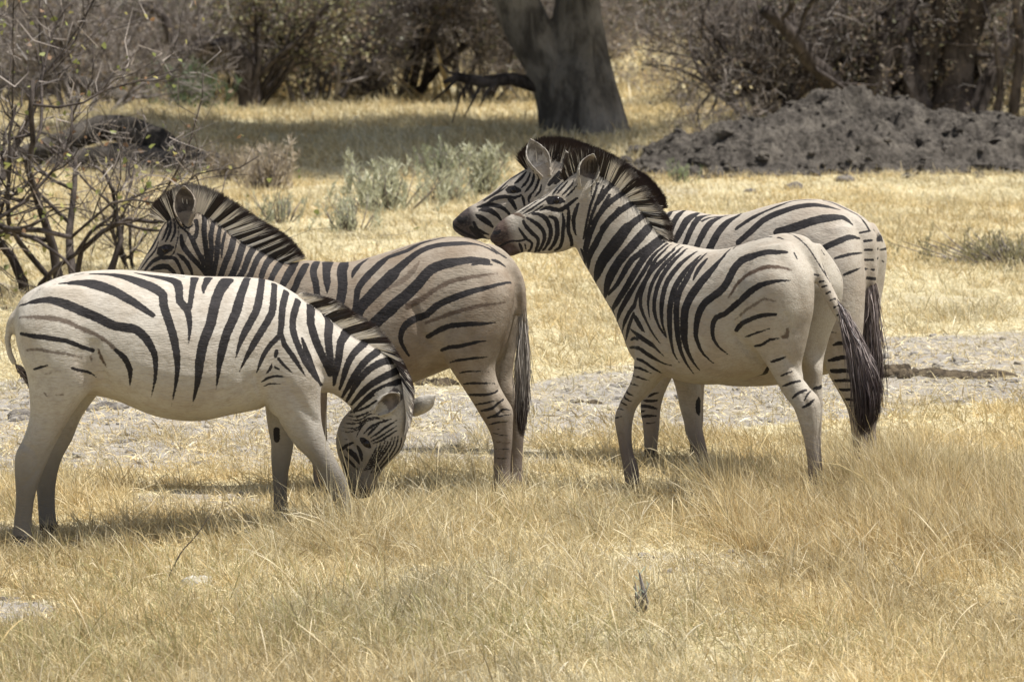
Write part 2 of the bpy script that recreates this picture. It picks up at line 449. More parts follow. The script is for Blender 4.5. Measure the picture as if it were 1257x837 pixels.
def ground_material():
    m, t, out = nt('dry_earth'); g = G(t); P = g.geo()
    a = g.noise(1.3, 6, .65, P); b = g.noise(9, 6, .7, P); c = g.noise(60, 4, .7, P)
    bare = g.ramp(g.math('ADD', g.attr('bare', 0), g.math('MULTIPLY', g.math('SUBTRACT', b, .5), .7)), .25, .6)
    thatch = g.mix(g.ramp(b, .35, .65), (.34, .29, .175), (.54, .48, .31))
    thatch = g.mix(g.math('MULTIPLY', g.ramp(a, .45, .7), .45), thatch, (.30, .27, .16))
    soil = g.mix(g.ramp(b, .35, .68), (.20, .182, .16), (.345, .32, .285))
    soil = g.mix(g.math('MULTIPLY', g.ramp(c, .55, .72), .45), soil, (.17, .15, .13))
    soil = g.mix(g.math('MULTIPLY', g.ramp(a, .5, .7), .4), soil, (.47, .39, .26))
    h = g.math('ADD', g.math('MULTIPLY', b, 1.0), g.math('MULTIPLY', c, .45))
    g.bsdf(out, g.mix(bare, thatch, soil), .95, g.bump(h, .03, .8), .1); return m
GM = ground_material()
go = mesh_obj('ground', np.stack([X.ravel(), Y.ravel(), Zg.ravel()], 1), gf, GM); go['kind'] = 'structure'
attr_color(go.data, 'bare', np.stack([bareness(X, Y).ravel()]*3+[np.ones(nx*ny)], 1))
# ---------------------------------------------------------------- grass
def blade_material(name, trans=.34):
    m, t, out = nt(name); g = G(t)
    col = g.attr('tint')
    d = t.nodes.new('ShaderNodeBsdfPrincipled'); d.inputs['Roughness'].default_value = .55; d.inputs['Specular IOR Level'].default_value = .35
    tr = t.nodes.new('ShaderNodeBsdfTranslucent'); mx = t.nodes.new('ShaderNodeMixShader'); mx.inputs[0].default_value = trans
    g.link(col, d.inputs['Base Color']); g.link(col, tr.inputs[0]); g.link(d.outputs[0], mx.inputs[1]); g.link(tr.outputs[0], mx.inputs[2]); g.link(mx.outputs[0], out.inputs[0])
    return m
GRASS = blade_material('dry_grass_blades')
def blades(name, px, py, h, width, az, bend, col0, col1, k=4, lean=None, mat=GRASS, z0=None):
    n = len(px); t = np.linspace(0, 1, k)
    z0 = gz(px, py) if z0 is None else z0
    lean = RG.normal(0, .25, n) if lean is None else lean
    ang = lean[:, None]+bend[:, None]*t[None]**1.0            # angle from the vertical grows along the blade
    seg = h[:, None]/(k-1)
    dx = np.concatenate([np.zeros((n, 1)), np.cumsum(np.sin(ang[:, 1:])*seg, 1)], 1); dz = np.concatenate([np.zeros((n, 1)), np.cumsum(np.cos(ang[:, 1:])*seg, 1)], 1)
    paths = np.stack([px[:, None]+dx*np.cos(az)[:, None], py[:, None]+dx*np.sin(az)[:, None], z0[:, None]+np.maximum(dz, .004)-.004], -1)
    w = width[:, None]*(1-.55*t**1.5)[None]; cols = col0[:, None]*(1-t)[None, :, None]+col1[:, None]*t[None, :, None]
    fa = np.stack([RG.normal(0, .7, n), RG.normal(-1, .6, n), RG.normal(.2, .4, n)], 1)
    return paths, w, cols, fa
def straw(n, x, y, gold=.5):
    """tip and root colours of dry blades, varied in patches"""
    pal = np.array([[.76, .67, .42], [.85, .78, .55], [.68, .565, .33], [.92, .87, .70], [.46, .37, .22], [.71, .66, .47]])
    pr = np.array([.30, .22, .18, .10, .08, .12]); i = RG.choice(6, n, p=pr)
    c = pal[i]*RG.uniform(.6, 1.15, (n, 1))*(.66+.60*fbm(x*2.3, y*1.7, 45))[:, None]
    p = sstep(fbm(x*.55, y*.4, 41), .35, .65)[:, None]
    return c*(1-.0*p)*(1+p*np.array([[-.02, -.07, -.16]]))
def scatter(n, y0, y1, margin=.7, power=1.0):
    y = y0+(y1-y0)*RG.random(n)**power; half = y*.1746+margin
    return (RG.random(n)*2-1)*half, y
def clumped(n, y0, y1, per, rad, power=1.0, margin=.7):
    nc = max(1, n//per); cx, cy = scatter(nc, y0, y1, margin, power); i = RG.integers(0, nc, n); a = RG.random(n)*6.283; r = np.abs(RG.normal(0, rad, n))
    return cx[i]+r*np.cos(a), cy[i]+r*np.sin(a), a, r/rad, i
def height_zone(x, y):
    z = np.ones_like(x)
    z += .7*np.exp(-(((x-2.1)/1.3)**2+((y-14.6)/1.3)**2)); z += 1.7*np.exp(-(((x-1.75)/.65)**2+((y-14.4)/.4)**2))       # rank grass by the right-hand pair
    z += .35*np.exp(-(((x-.1)/1.2)**2+((y-14.6)/.7)**2)); z += 1.3*np.exp(-(((x+.66)/.42)**2+((y-13.75)/.35)**2))
    z -= .35*np.exp(-(((x+2.0)/.8)**2+((y-12.6)/.8)**2))
    z -= .62*np.exp(-(((x-.62)/.55)**2+((y-15.25)/.45)**2))
    return np.maximum(z, .25)
def field(name, n, y0, y1, hmean, wid, per, rad, power, mix_clump=.7, k=4, flat=.25, gtint=0, margin=.7, bare_keep=.06):
    a = int(n*mix_clump); x1, y1_, a1, r1, ci = clumped(a, y0, y1, per, rad, power, margin); x2, y2 = scatter(n-a, y0, y1, margin, power)
    x = np.r_[x1, x2]; y = np.r_[y1_, y2]; az = np.r_[a1+RG.normal(0, .5, a), RG.random(n-a)*6.283]; rr = np.r_[r1, np.full(n-a, .5)]
    b = bareness(x, y); dens = .45+.55*sstep(fbm(x*1.4, y*1.1, 51), .25, .6)
    keep = RG.random(n) < np.maximum(dens*(1-b)**1.3, bare_keep)
    x, y, az, rr, b = x[keep], y[keep], az[keep], rr[keep], b[keep]; n = len(x)
    hz = height_zone(x, y)*(.55+.9*fbm(x*.8, y*.8, 61))*(1-.55*b)
    h = hmean*hz*RG.lognormal(0, .33, n); w = wid*RG.lognormal(-.05, .4, n)
    lean = .15+.35*rr*RG.random(n); bend = RG.normal(.6, .6, n)
    fl = RG.random(n) < flat; lean[fl] = RG.uniform(1.0, 1.5, fl.sum()); bend[fl] = RG.normal(.1, .3, fl.sum())
    wind = RG.random(n) < .35; az[wind] = RG.normal(3.3, .7, wind.sum())
    c1 = straw(n, x, y)
    gr = RG.random(n) < (gtint*(.25+.9*sstep(-x-.55*(y-12.8), .2, 1.6)))*sstep(fbm(x*1.2, y*1.2, 71), .38, .62)
    if gtint > .1: gr |= (RG.random(n) < .26*np.exp(-(((x+1.35)/.75)**2+((y-12.55)/.55)**2))+.22*np.exp(-(((x+1.9)/.6)**2+((y-11.6)/.5)**2))+.3*np.exp(-(((x+.1)/.5)**2+((y-11.9)/.35)**2))+.25*np.exp(-(((x-.9)/.7)**2+((y-11.8)/.4)**2)))
    c1[gr] = np.array([.40, .375, .19])*RG.uniform(.7, 1.25, (gr.sum(), 1))
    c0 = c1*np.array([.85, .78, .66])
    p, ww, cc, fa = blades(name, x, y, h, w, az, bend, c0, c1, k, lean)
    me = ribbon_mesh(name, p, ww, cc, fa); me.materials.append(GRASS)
    o = bpy.data.objects.new(name, me); link(o); return o
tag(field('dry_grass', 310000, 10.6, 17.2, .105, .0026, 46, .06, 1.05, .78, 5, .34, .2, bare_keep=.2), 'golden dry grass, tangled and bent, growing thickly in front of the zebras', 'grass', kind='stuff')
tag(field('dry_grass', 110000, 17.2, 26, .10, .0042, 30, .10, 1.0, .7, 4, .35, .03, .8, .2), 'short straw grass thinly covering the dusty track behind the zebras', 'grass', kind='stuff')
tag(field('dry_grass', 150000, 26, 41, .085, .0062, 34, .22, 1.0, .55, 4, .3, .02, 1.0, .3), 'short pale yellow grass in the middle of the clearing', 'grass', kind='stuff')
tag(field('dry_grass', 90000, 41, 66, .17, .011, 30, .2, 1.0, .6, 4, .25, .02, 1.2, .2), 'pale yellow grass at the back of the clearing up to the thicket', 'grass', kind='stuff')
tag(field('dry_grass', 16000, 62, 112, .6, .05, 30, .4, 1.0, .5, 3, .1, .0, 1.5, .2), 'far pale grass between the trunks at the edge of the woodland', 'grass', kind='stuff')
# rank upright stand round the hind legs of the right-hand pair
n = 15000; nc = 420; cx = RG.uniform(1.02, 2.7, nc); cy = RG.uniform(13.35, 14.75, nc); i = RG.integers(0, nc, n); x = cx[i]+RG.normal(0, .035, n); y = cy[i]+RG.normal(0, .03, n)
gw = (.6+.4*sstep(y, 13.4, 14.3))*(.45+.9*fbm(x*2.2, y*2.2, 73)); c1 = straw(n, x, y)
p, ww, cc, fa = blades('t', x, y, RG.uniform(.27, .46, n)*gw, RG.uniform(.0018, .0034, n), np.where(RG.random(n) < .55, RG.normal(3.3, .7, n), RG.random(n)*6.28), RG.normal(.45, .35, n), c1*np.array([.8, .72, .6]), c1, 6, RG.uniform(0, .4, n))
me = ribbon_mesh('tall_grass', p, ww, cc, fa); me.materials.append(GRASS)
tag(link(bpy.data.objects.new('tall_grass', me)), 'taller rank grass standing round the hind legs of the right-hand pair', 'grass', kind='stuff')
# long arching seed stalks that stand above the sward
n = 900; x, y = scatter(n, 11, 16.2); keep = RG.random(n) < (.25+.9*np.exp(-(((x-1.7)/1.6)**2+((y-14.2)/1.6)**2)))*(1-bareness(x, y)); x, y = x[keep], y[keep]; n = len(x)
p, ww, cc, fa = blades('s', x, y, RG.uniform(.22, .42, n), np.full(n, .0024), np.where(RG.random(n) < .6, RG.normal(3.2, .6, n), RG.normal(-.1, .7, n)), RG.uniform(.3, 1.0, n), np.tile([.6, .47, .26], (n, 1)), np.tile([.82, .73, .52], (n, 1)), 8, RG.uniform(.1, .6, n))
ww[:, 5] *= 1.9; ww[:, 6] *= 2.3
me = ribbon_mesh('seed_stalks', p, ww, cc, fa); me.materials.append(GRASS)
tag(link(bpy.data.objects.new('seed_stalks', me)), 'pale arching seed stalks standing above the dry sward', 'grass', kind='stuff')
# broken straw and chaff lying on the soil
n = 42000; x, y = scatter(n, 10.8, 24, .6, .8); a = RG.random(n)*6.283; L = RG.lognormal(-3.0, .5, n); el = RG.uniform(-.05, .35, n)
d_ = np.stack([np.cos(a)*np.cos(el), np.sin(a)*np.cos(el), np.sin(el)], 1)*L[:, None]; p0 = np.stack([x, y, gz(x, y)+.006], 1); c = straw(n, x, y)*np.where(RG.random(n) < .3, .55, 1.05)[:, None]
me = ribbon_mesh('straw_litter', np.stack([p0, p0+d_*.5+np.array([0, 0, .006]), p0+d_], 1), np.tile([.004, .0045, .002], (n, 1))*RG.uniform(.6, 1.5, (n, 1)), np.repeat(c[:, None], 3, 1), RG.normal(0, .4, (n, 3))+np.array([0, -.3, 1])); me.materials.append(GRASS)
tag(link(bpy.data.objects.new('straw_litter', me)), 'broken straw and chaff strewn over the bare soil', 'litter', kind='stuff')
# small crumbs of dry soil on the track
n = 2600; x, y = scatter(n, 11.5, 23, .6, .8); k_ = bareness(x, y) > .35; x, y = x[k_], y[k_]; vs = []; fs = []; off = 0
for i in range(len(x)):
    r = float(RG.lognormal(-4.5, .5)); v, f = ellipsoid((0, 0, 0), (r*1.3, r, r*.7), None, 6, 4); v = v*(1+RG.normal(0, .15, (len(v), 1)))+np.array([x[i], y[i], float(gz(x[i:i+1], y[i:i+1])[0])+r*.2]); vs.append(v); fs += [tuple(j+off for j in q) for q in f]; off += len(v)
tag(mesh_obj('soil_crumbs', np.vstack(vs), fs, GM, None, False), 'crumbs of dry soil scattered on the dusty track', 'soil', kind='stuff'); attr_color(bpy.data.objects['soil_crumbs'].data, 'bare', np.ones((off, 4)))
# ---------------------------------------------------------------- wood and leaves
def bark_material(name, c0, c1, scale=6, bump=.03):
    m, t, out = nt(name); g = G(t); P = g.geo()
    mp = t.nodes.new('ShaderNodeMapping'); mp.inputs['Scale'].default_value = (1, 1, .28); g.link(P, mp.inputs['Vector']); q = mp.outputs[0]
    a = g.noise(scale, 6, .65, q, .6); b = g.noise(scale*6, 4, .6, q); c = g.noise(scale*.3, 3, .5, P)
    col = g.mix(g.ramp(a, .38, .62), c0, c1); col = g.mix(g.math('MULTIPLY', g.ramp(c, .48, .62), .6), col, tuple(v*1.8 for v in c1)); col = g.mix(g.math('MULTIPLY', g.ramp(b, .5, .7), .45), col, tuple(v*.55 for v in c0))
    g.bsdf(out, col, .9, g.bump(g.math('ADD', a, g.math('MULTIPLY', b, .4)), bump, 1.0), .15); return m
BARK = bark_material('grey_bark', (.062, .055, .047), (.155, .14, .12), 4, .08)
DARKBARK = bark_material('dark_bark', (.030, .024, .021), (.078, .065, .058), 9, .02)
TWIG = bark_material('twig_bark', (.085, .070, .062), (.185, .165, .15), 12, .01)
DEADWOOD = bark_material('weathered_wood', (.024, .021, .018), (.065, .057, .049), 7, .04)
LEAF = blade_material('leaf', .35)
class Tubes:
    def __init__(s): s.v = []; s.f = []; s.n = 0
    def add(s, P, r, seg=6, rough=0):
        P = np.asarray(P, float); r = np.asarray(r, float); T = np.gradient(P, axis=0); T /= np.linalg.norm(T, axis=1, keepdims=True)+1e-9
        ref = np.array([0, 0, 1.]) if abs(T[0, 2]) < .9 else np.array([1., 0, 0])
        A = np.cross(T, ref); A /= np.linalg.norm(A, axis=1, keepdims=True)+1e-9; B = np.cross(T, A)
        th = np.linspace(0, 2*math.pi, seg, endpoint=False)
        for i in range(len(P)):
            rr = r[i]*(1+rough*RG.normal(0, 1, seg))
            s.v.append(P[i]+np.outer(np.cos(th)*rr, A[i])+np.outer(np.sin(th)*rr, B[i]))
        for i in range(len(P)-1):
            for j in range(seg):
                a = s.n+i*seg+j; b = s.n+i*seg+(j+1) % seg; s.f.append((a, b, b+seg, a+seg))
        s.f.append(tuple(s.n+j for j in range(seg-1, -1, -1))); s.f.append(tuple(s.n+(len(P)-1)*seg+j for j in range(seg)))
        s.n += len(P)*seg
    def build(s, name, mat, parent=None): return mesh_obj(name, np.vstack(s.v), s.f, mat, parent)
def grow(tb, tips, rng, p, d, L, r, depth, kids, wig=.25, up=.15, seg=5, spread=.7, shrink=.62, droop=0):
    n = max(3, int(4+L*2)); P = [np.array(p, float)]; d = nrm(d); R = [r]
    for i in range(n):
        d = nrm(d+rng.normal(0, wig, 3)*.5+np.array([0, 0, up*.3-droop*.2])); P.append(P[-1]+d*L/n); R.append(r*(1-.62*(i+1)/n))
    tb.add(P, R, seg if depth > 1 else 4)
    if depth <= 1: tips += [(q, d) for q in P[1:]]
    if depth == 0: return
    for k in range(kids):
        t = rng.uniform(.25, 1); i = min(n-1, int(t*n)); q = P[i]+(P[i+1]-P[i])*rng.random()
        dd = nrm(nrm(P[i+1]-P[i])+rng.normal(0, spread, 3))
        grow(tb, tips, rng, q, dd, L*shrink*rng.uniform(.7, 1.25), R[i]*.55, depth-1, kids, wig, up, seg, spread, shrink, droop)
def leaf_mesh(name, pos, size, cols, rng):
    n = len(pos); d = rng.normal(0, 1, (n, 3)); d /= np.linalg.norm(d, axis=1, keepdims=True); sz = size*rng.uniform(.6, 1.4, n)[:, None]
    paths = np.stack([pos, pos+d*sz*.5+rng.normal(0, .1, (n, 3))*sz, pos+d*sz], 1)
    w = np.stack([sz[:, 0]*.25, sz[:, 0]*.75, sz[:, 0]*.1], 1)
    me = ribbon_mesh(name, paths, w, np.repeat(cols[:, None], 3, 1), rng.normal(0, 1, (n, 3))); me.materials.append(LEAF); return me
LEAFCOL = {'olive': [[.17, .17, .085], [.24, .225, .115], [.13, .12, .07], [.29, .25, .15]], 'brown': [[.19, .14, .10], [.12, .095, .07], [.21, .165, .11], [.12, .11, .065]],
           'fresh': [[.24, .26, .08], [.19, .21, .07], [.36, .33, .13], [.22, .13, .07]], 'grey': [[.17, .15, .13], [.12, .11, .095], [.22, .19, .15], [.12, .12, .075]]}
def make_bush(name, seed, loc, label, cat, group=None, h=3.4, stems=11, kids=5, depth=2, leaves=9000, lsize=.075, pal='olive', r=.05, tilt=.55, mat=TWIG, twigs=5200, base=.5, up=.2, wig=.3, leafname='foliage', twlen=.45):
    rng = np.random.default_rng(seed); root = empty(name, loc, label, cat, group); tb = Tubes(); tips = []
    for s in range(stems):
        a = rng.random()*6.283; t = rng.uniform(.05, 1)*tilt*2
        grow(tb, tips, rng, [base*math.cos(a)*rng.random(), base*math.sin(a)*rng.random(), -.05], [math.cos(a)*t, math.sin(a)*t, 1], h*rng.uniform(.5, .85), r*rng.uniform(.6, 1.3), depth, kids, wig, up)
    tb.build('branches', mat, root)
    T = np.array([q for q, d in tips]); D = np.array([d for q, d in tips])
    if twigs:
        i = rng.integers(0, len(T), twigs); p0 = T[i]+rng.normal(0, .03, (twigs, 3)); dd = D[i]+rng.normal(0, .8, (twigs, 3)); dd /= np.linalg.norm(dd, axis=1, keepdims=True)
        L = twlen*rng.uniform(.4, 1.4, twigs)[:, None]; mid = p0+dd*L*.5+rng.normal(0, .05, (twigs, 3)); end = p0+dd*L+rng.normal(0, .07, (twigs, 3)); 
        P = np.stack([p0, mid, end], 1); P[..., 2] = np.maximum(P[..., 2], .02); c = np.array([.175, .152, .135])*rng.uniform(.4, 2.2, (twigs, 1))
        me = ribbon_mesh('twigs', P, np.tile([.013, .010, .004], (twigs, 1))*(r/.05)**.5, np.repeat(c[:, None], 3, 1), rng.normal(0, 1, (twigs, 3))); me.materials.append(GRASS)
        to = link(bpy.data.objects.new('twigs', me)); to.parent = root; to['kind'] = 'stuff'
        ends = end
    else: ends = T
    if leaves:
        src = np.vstack([ends, T]); i = rng.integers(0, len(src), leaves)
        # leaves gather in uneven clumps, leaving gaps
        wgt = fbm(src[i, 0]*1.3+seed, src[i, 2]*1.3+src[i, 1]*.7, 80+seed) > rng.uniform(.34, .56, leaves)
        pos = (src[i]+rng.normal(0, .09, (leaves, 3)))[wgt]; pos[:, 2] = np.maximum(pos[:, 2], .05)
        c = np.array(LEAFCOL[pal])[rng.integers(0, 4, len(pos))]*rng.uniform(.7, 1.35, (len(pos), 1))
        lo = link(bpy.data.objects.new(leafname, leaf_mesh(leafname, pos, lsize, c, rng))); lo.parent = root
    return root
def copy_tree(o, loc, rz, s, label=None):
    c = o.copy(); COL.objects.link(c); c.location = loc; c.rotation_euler = (0, 0, rz); c.scale = s
    if label: c['label'] = label
    for ch in o.children:
        k = ch.copy(); COL.objects.link(k); k.parent = c
    return c
# the thicket that closes the clearing: six kinds of bush, copied
kinds = [dict(pal='grey', leaves=7000, twigs=8000), dict(pal='olive', leaves=11000, twigs=7000), dict(pal='brown', leaves=9000, twigs=7000), dict(pal='grey', leaves=3000, twigs=9500, stems=14), dict(pal='olive', leaves=9000, h=4.0, stems=8, r=.08, twigs=7000), dict(pal='brown', leaves=6000, mat=DARKBARK, stems=9, r=.09, twigs=8000)]
KL = ['grey twiggy bush in the thicket behind the clearing', 'olive leafy bush in the thicket behind the clearing', 'brown leafed bush in the thicket behind the clearing', 'leafless grey bush in the thicket behind the clearing',
      'tall olive bush in the thicket behind the clearing', 'dark stemmed bush in the thicket behind the clearing']
protos = {}
spots = []
rb = np.random.default_rng(5)
def row(x0, x1, y0, y1, step, skip=None):
    x = x0
    while x < x1:
        yy = rb.uniform(y0, y1)
        if not (skip and skip[0] < x < skip[1]): spots.append((x+rb.uniform(-.4, .4), yy))
        x += step*rb.uniform(.8, 1.2)
row(-11.5, 1.4, 58.5, 64.5, 1.9); row(-13, 2.6, 66, 74, 2.1); row(5.4, 15, 57, 63, 1.9); row(7.0, 17, 66, 76, 2.3)
row(-18, 20, 97, 106, 2.9); row(-22, 23, 112, 122, 3.2)
order = []
for i, (x, y) in enumerate(spots):
    k = int(rb.integers(0, 6)) if y < 90 else int(rb.integers(0, 5)); 
    if y < 66 and x < 1.5: k = [0, 3, 2, 1, 0, 5][i % 6]
    s = rb.uniform(.85, 1.2)*(1.0 if y < 90 else 1.5); rz = rb.random()*6.283
    loc = (x, y, float(gz(np.array(x), np.array(y)))-.03)
    if k not in protos:
        protos[k] = make_bush('bush', 100+k, loc, KL[k], 'bush', 'bushes of the thicket, '+KL[k].split(' in ')[0], **kinds[k]); protos[k].rotation_euler = (0, 0, rz); protos[k].scale = (s, s, s)
    else: copy_tree(protos[k], loc, rz, (s, s, s*rb.uniform(.9, 1.15)))
# woodland beyond, one mass
n = 60000; rng = np.random.default_rng(8); x = rng.uniform(-34, 34, n); y = rng.uniform(128, 146, n); top = 6.5+3*fbm(x*.25, y*.1, 91)
z = rng.random(n)**.8*top; c = np.array(LEAFCOL['grey']+LEAFCOL['olive'])[rng.integers(0, 8, n)]*rng.uniform(.6, 1.3, (n, 1))
me = leaf_mesh('far_woodland', np.stack([x, y, z], 1), .55, c, rng)
tag(link(bpy.data.objects.new('far_woodland', me)), 'far woodland closing the view behind the thicket', 'woodland', kind='stuff')
# ---------------------------------------------------------------- the big forked tree
def big_tree():
    Y0 = 49.4; root = empty('forked_tree', (1.2, Y0, float(gz(np.array(1.2), np.array(Y0)))-.05), 'massive grey tree trunk forking low into two limbs, behind the paired zebras', 'tree')
    def limb(st, seg=40):
        R = []
        for x0, x1, z, dy, yy in st: R.append([(x0+x1)/2-1.2, yy, z, 0, dy, 0, (x1-x0)/2, 0, 0, 0])
        v, f = loft(R, 7, seg)
        a = np.arctan2(v[:, 1]-np.mean(v[:, 1]), v[:, 0]-np.mean(v[:, 0]))
        k = 1+.0*a; cx = np.interp(v[:, 2], [r[2] for r in R], [r[0] for r in R]); cy = np.interp(v[:, 2], [r[2] for r in R], [r[1] for r in R])
        a = np.arctan2(v[:, 1]-cy, v[:, 0]-cx); fl = (fbm(a*2.2+7, v[:, 2]*.45, 33, 4)-.5)*.22+(np.abs(fbm(a*9, v[:, 2]*1.1, 34, 3)-.5)*2-.3)*.09
        v[:, 0] += (v[:, 0]-cx)*fl; v[:, 1] += (v[:, 1]-cy)*fl; return v, f
    parts = []
    v1, f1 = limb([(.38, 2.10, -.1, .80, 0), (.46, 1.99, .1, .72, 0), (.43, 1.90, .4, .66, 0), (.36, 1.80, .8, .60, 0), (.26, 1.72, 1.1, .52, 0), (.55, 1.66, 1.35, .40, 0), (.68, 1.58, 1.7, .38, 0), (.71, 1.50, 2.2, .36, .05), (.85, 1.5, 3.2, .32, .2), (1.2, 1.75, 4.6, .26, .5), (1.7, 2.0, 6.2, .15, .9), (2.0, 2.15, 7.4, .08, 1.1)])
    v2, f2 = limb([(.7, 1.4, .3, .4, 0), (.45, 1.2, .75, .48, 0), (.2, 1.02, 1.15, .46, 0), (-.05, .80, 1.55, .42, 0), (-.31, .53, 2.2, .38, 0), (-.75, -.05, 3.2, .33, -.1), (-1.3, -.75, 4.6, .26, -.4), (-2.0, -1.6, 6.2, .17, -.9), (-2.5, -2.35, 7.4, .08, -1.2)])
    vs = np.vstack([v1, v2]); fs = list(f1)+[tuple(i+len(v1) for i in q) for q in f2]
    me = bpy.data.meshes.new('t'); me.from_pydata([tuple(p) for p in vs], [], fs); o = bpy.data.objects.new('trunk', me); link(o)
    m = o.modifiers.new('r', 'REMESH'); m.mode = 'VOXEL'; m.voxel_size = .03; m = o.modifiers.new('s', 'SMOOTH'); m.iterations = 3
    dg = bpy.context.evaluated_depsgraph_get(); dg.update(); fin = bpy.data.meshes.new_from_object(o.evaluated_get(dg)); o.modifiers.clear(); o.data = fin
    fin.materials.clear(); fin.materials.append(BARK); fin.polygons.foreach_set('use_smooth', [True]*len(fin.polygons)); o.parent = root
    rng = np.random.default_rng(77); tb = Tubes(); tips = []
    for (p, d, L) in (((.65, .95, 6.3), (.7, .7, .7), 3.2), ((.2, .5, 4.8), (-.2, .8, .8), 3.4), ((.5, .7, 5.4), (.8, -.2, .7), 3.2), ((-3.0, -.9, 6.2), (-.6, -.7, .6), 3.0), ((-2.5, -.5, 5.2), (-.2, -1, .7), 3.6), ((-2.2, -.4, 4.6), (-.9, .3, .7), 3.0), ((-3.4, -1.1, 7.0), (.3, .2, 1), 2.4), ((.9, 1.1, 7.0), (-.5, -.6, .8), 3.2), ((.6, .8, 6), (1.2, .6, .5), 3.6), ((-2.8, -.8, 6), (.6, -.9, .6), 3.2), ((.3, .5, 5), (-.6, -1, .6), 4.2), ((-2.4, -.6, 5.6), (-.5, -1.2, .4), 4.2), ((.9, 1, 6.6), (.9, 1, .4), 3.4), ((1, .9, 6.2), (1.2, -.5, .5), 4.5), ((1.2, 1, 6.8), (1.2, -1.4, .4), 4.5)):
        if False: pass
        grow(tb, tips, rng, p, d, L, .10, 3, 4, .3, .15, 5, .75, .62)
    for (P_, r_) in (([(-.3, 0, 4.4), (-.6, -2, 5.6), (-1.2, -4.5, 6.4), (-.8, -7.5, 6.8)], .2), ([(.6, .5, 5.2), (1.6, -1.5, 6.4), (1.9, -4, 7.0), (.9, -6.8, 7.4)], .2), ([(.3, .3, 5), (.4, -2.4, 6.6), (.2, -5, 7.2), (-.3, -9, 7.2)], .18), ([(-1.2, -.4, 4.6), (-1.6, -2.8, 6), (-2.4, -6, 6.6), (-2.2, -9, 6.6)], .16)):
        C_ = catmull(np.array(P_, float), 5); tb.add(C_, np.linspace(r_, .05, len(C_)), 7)
        for q in C_[3:]:
            for k in range(3): grow(tb, tips, rng, q, nrm(rng.normal(0, 1, 3)+np.array([0, 0, .2])), rng.uniform(1.2, 2.2), .05, 2, 3, .3, .1, 4, .8)
    tb.build('limbs', BARK, root)
    T = np.array([q for q, d in tips]); nl = 70000; i = rng.integers(0, len(T), nl); pos = T[i]+rng.normal(0, .32, (nl, 3)); pos = pos[pos[:, 2] > 4.2]
    c = np.array(LEAFCOL['olive'])[rng.integers(0, 4, len(pos))]
    co_ = link(bpy.data.objects.new('crown', leaf_mesh('crown', pos, .2, c, rng))); co_.parent = root
    tb = Tubes(); tb.add([(-.75, -.1, .85), (-1.2, -.15, .98), (-1.7, -.2, .93), (-2.1, -.3, 1.02), (-2.35, -.35, .92)], [.13, .11, .10, .08, .03], 9, .06)
    for q, e in (((-1.7, -.2, .93), (-2.0, -.3, .35)), ((-2.0, -.25, 1.0), (-2.4, -.3, 1.25)), ((-1.4, -.2, .95), (-1.75, -.4, .5)), ((-2.1, -.3, 1), (-2.55, -.5, .6)), ((-1.9, -.3, .95), (-2.2, -.2, .25))):
        q = np.array(q); e = np.array(e); tb.add([q, (q+e)/2+RG.normal(0, .06, 3), e], [.04, .025, .01], 5)
    tb.build('broken_branch', DARKBARK, root)
big_tree()
# ---------------------------------------------------------------- trees and bushes on the right, behind the mound
def gl(x, y): return (x, y, float(gz(np.array(x), np.array(y)))-.04)
make_bush('fan_shrub', 201, gl(4.5, 52.4), 'fan-shaped shrub of many dark bare stems at the left end of the earth mound', 'shrub', h=3.0, stems=26, kids=5, depth=2, leaves=1500, pal='brown', r=.06, tilt=.75, mat=DARKBARK, twigs=2600, base=.35, lsize=.06)
make_bush('shrub', 202, gl(5.9, 53.2), 'dense shrub of crossing twigs right of the fan-shaped shrub', 'shrub', h=3.2, stems=18, kids=5, leaves=5000, pal='brown', r=.06, tilt=.6, mat=DARKBARK, twigs=2400, base=.6)
def dark_tree(seed, x, y, label, stems, leaves=2500):
    rng = np.random.default_rng(seed); root = empty('thicket_tree', gl(x, y), label, 'tree'); tb = Tubes(); tw = Tubes(); tips = []
    for (dx, r, lean, L) in stems:
        P = [np.array([dx, 0, -.1])]; d = nrm([lean, rng.normal(0, .1), 1]); R = [r*1.35]; n = 9
        for i in range(n): d = nrm(d+rng.normal(0, .12, 3)); P.append(P[-1]+d*L/n); R.append(r*(1-.5*(i+1)/n))
        tb.add(P, R, 12, .07)
        for k in range(5):
            i = int(rng.integers(3, n)); grow(tw, tips, rng, P[i], nrm(rng.normal(0, 1, 3)+np.array([0, .5, .3])), rng.uniform(.8, 2.0), r*.28, 2, 3, .35, .1, 5, .8)
    tb.build('trunk', DARKBARK, root); tw.build('branches', DARKBARK, root)
    T = np.array([q for q, d in tips]); i = rng.integers(0, len(T), leaves); pos = T[i]+rng.normal(0, .12, (leaves, 3)); c = np.array(LEAFCOL['brown']+LEAFCOL['grey'])[rng.integers(0, 8, leaves)]
    lo = link(bpy.data.objects.new('crown', leaf_mesh('crown', pos, .08, c, rng))); lo.parent = root
dark_tree(301, 6.55, 51.6, 'dark many-stemmed tree behind the top of the earth mound', [(-.55, .2, -.2, 3.2), (-.1, .27, .05, 3.6), (.35, .2, .15, 3.4)])
dark_tree(312, 7.6, 51.4, 'tree with the thickest dark upright trunk behind the right half of the mound', [(-.4, .22, -.1, 3.6), (.05, .36, .06, 4.2), (.45, .18, .3, 3.2)])
dark_tree(303, 8.9, 51.0, 'slender crooked stems at the right edge of the picture behind the mound', [(-.55, .07, .25, 3.0), (-.2, .10, -.1, 3.4), (.25, .09, .3, 3.2), (.6, .08, .1, 3)], 1800)
make_bush('shrub', 204, gl(7.6, 56.3), 'brown shrub filling the gap between the dark trunks', 'shrub', h=3.4, stems=16, leaves=8000, pal='brown', mat=DARKBARK, base=.8)
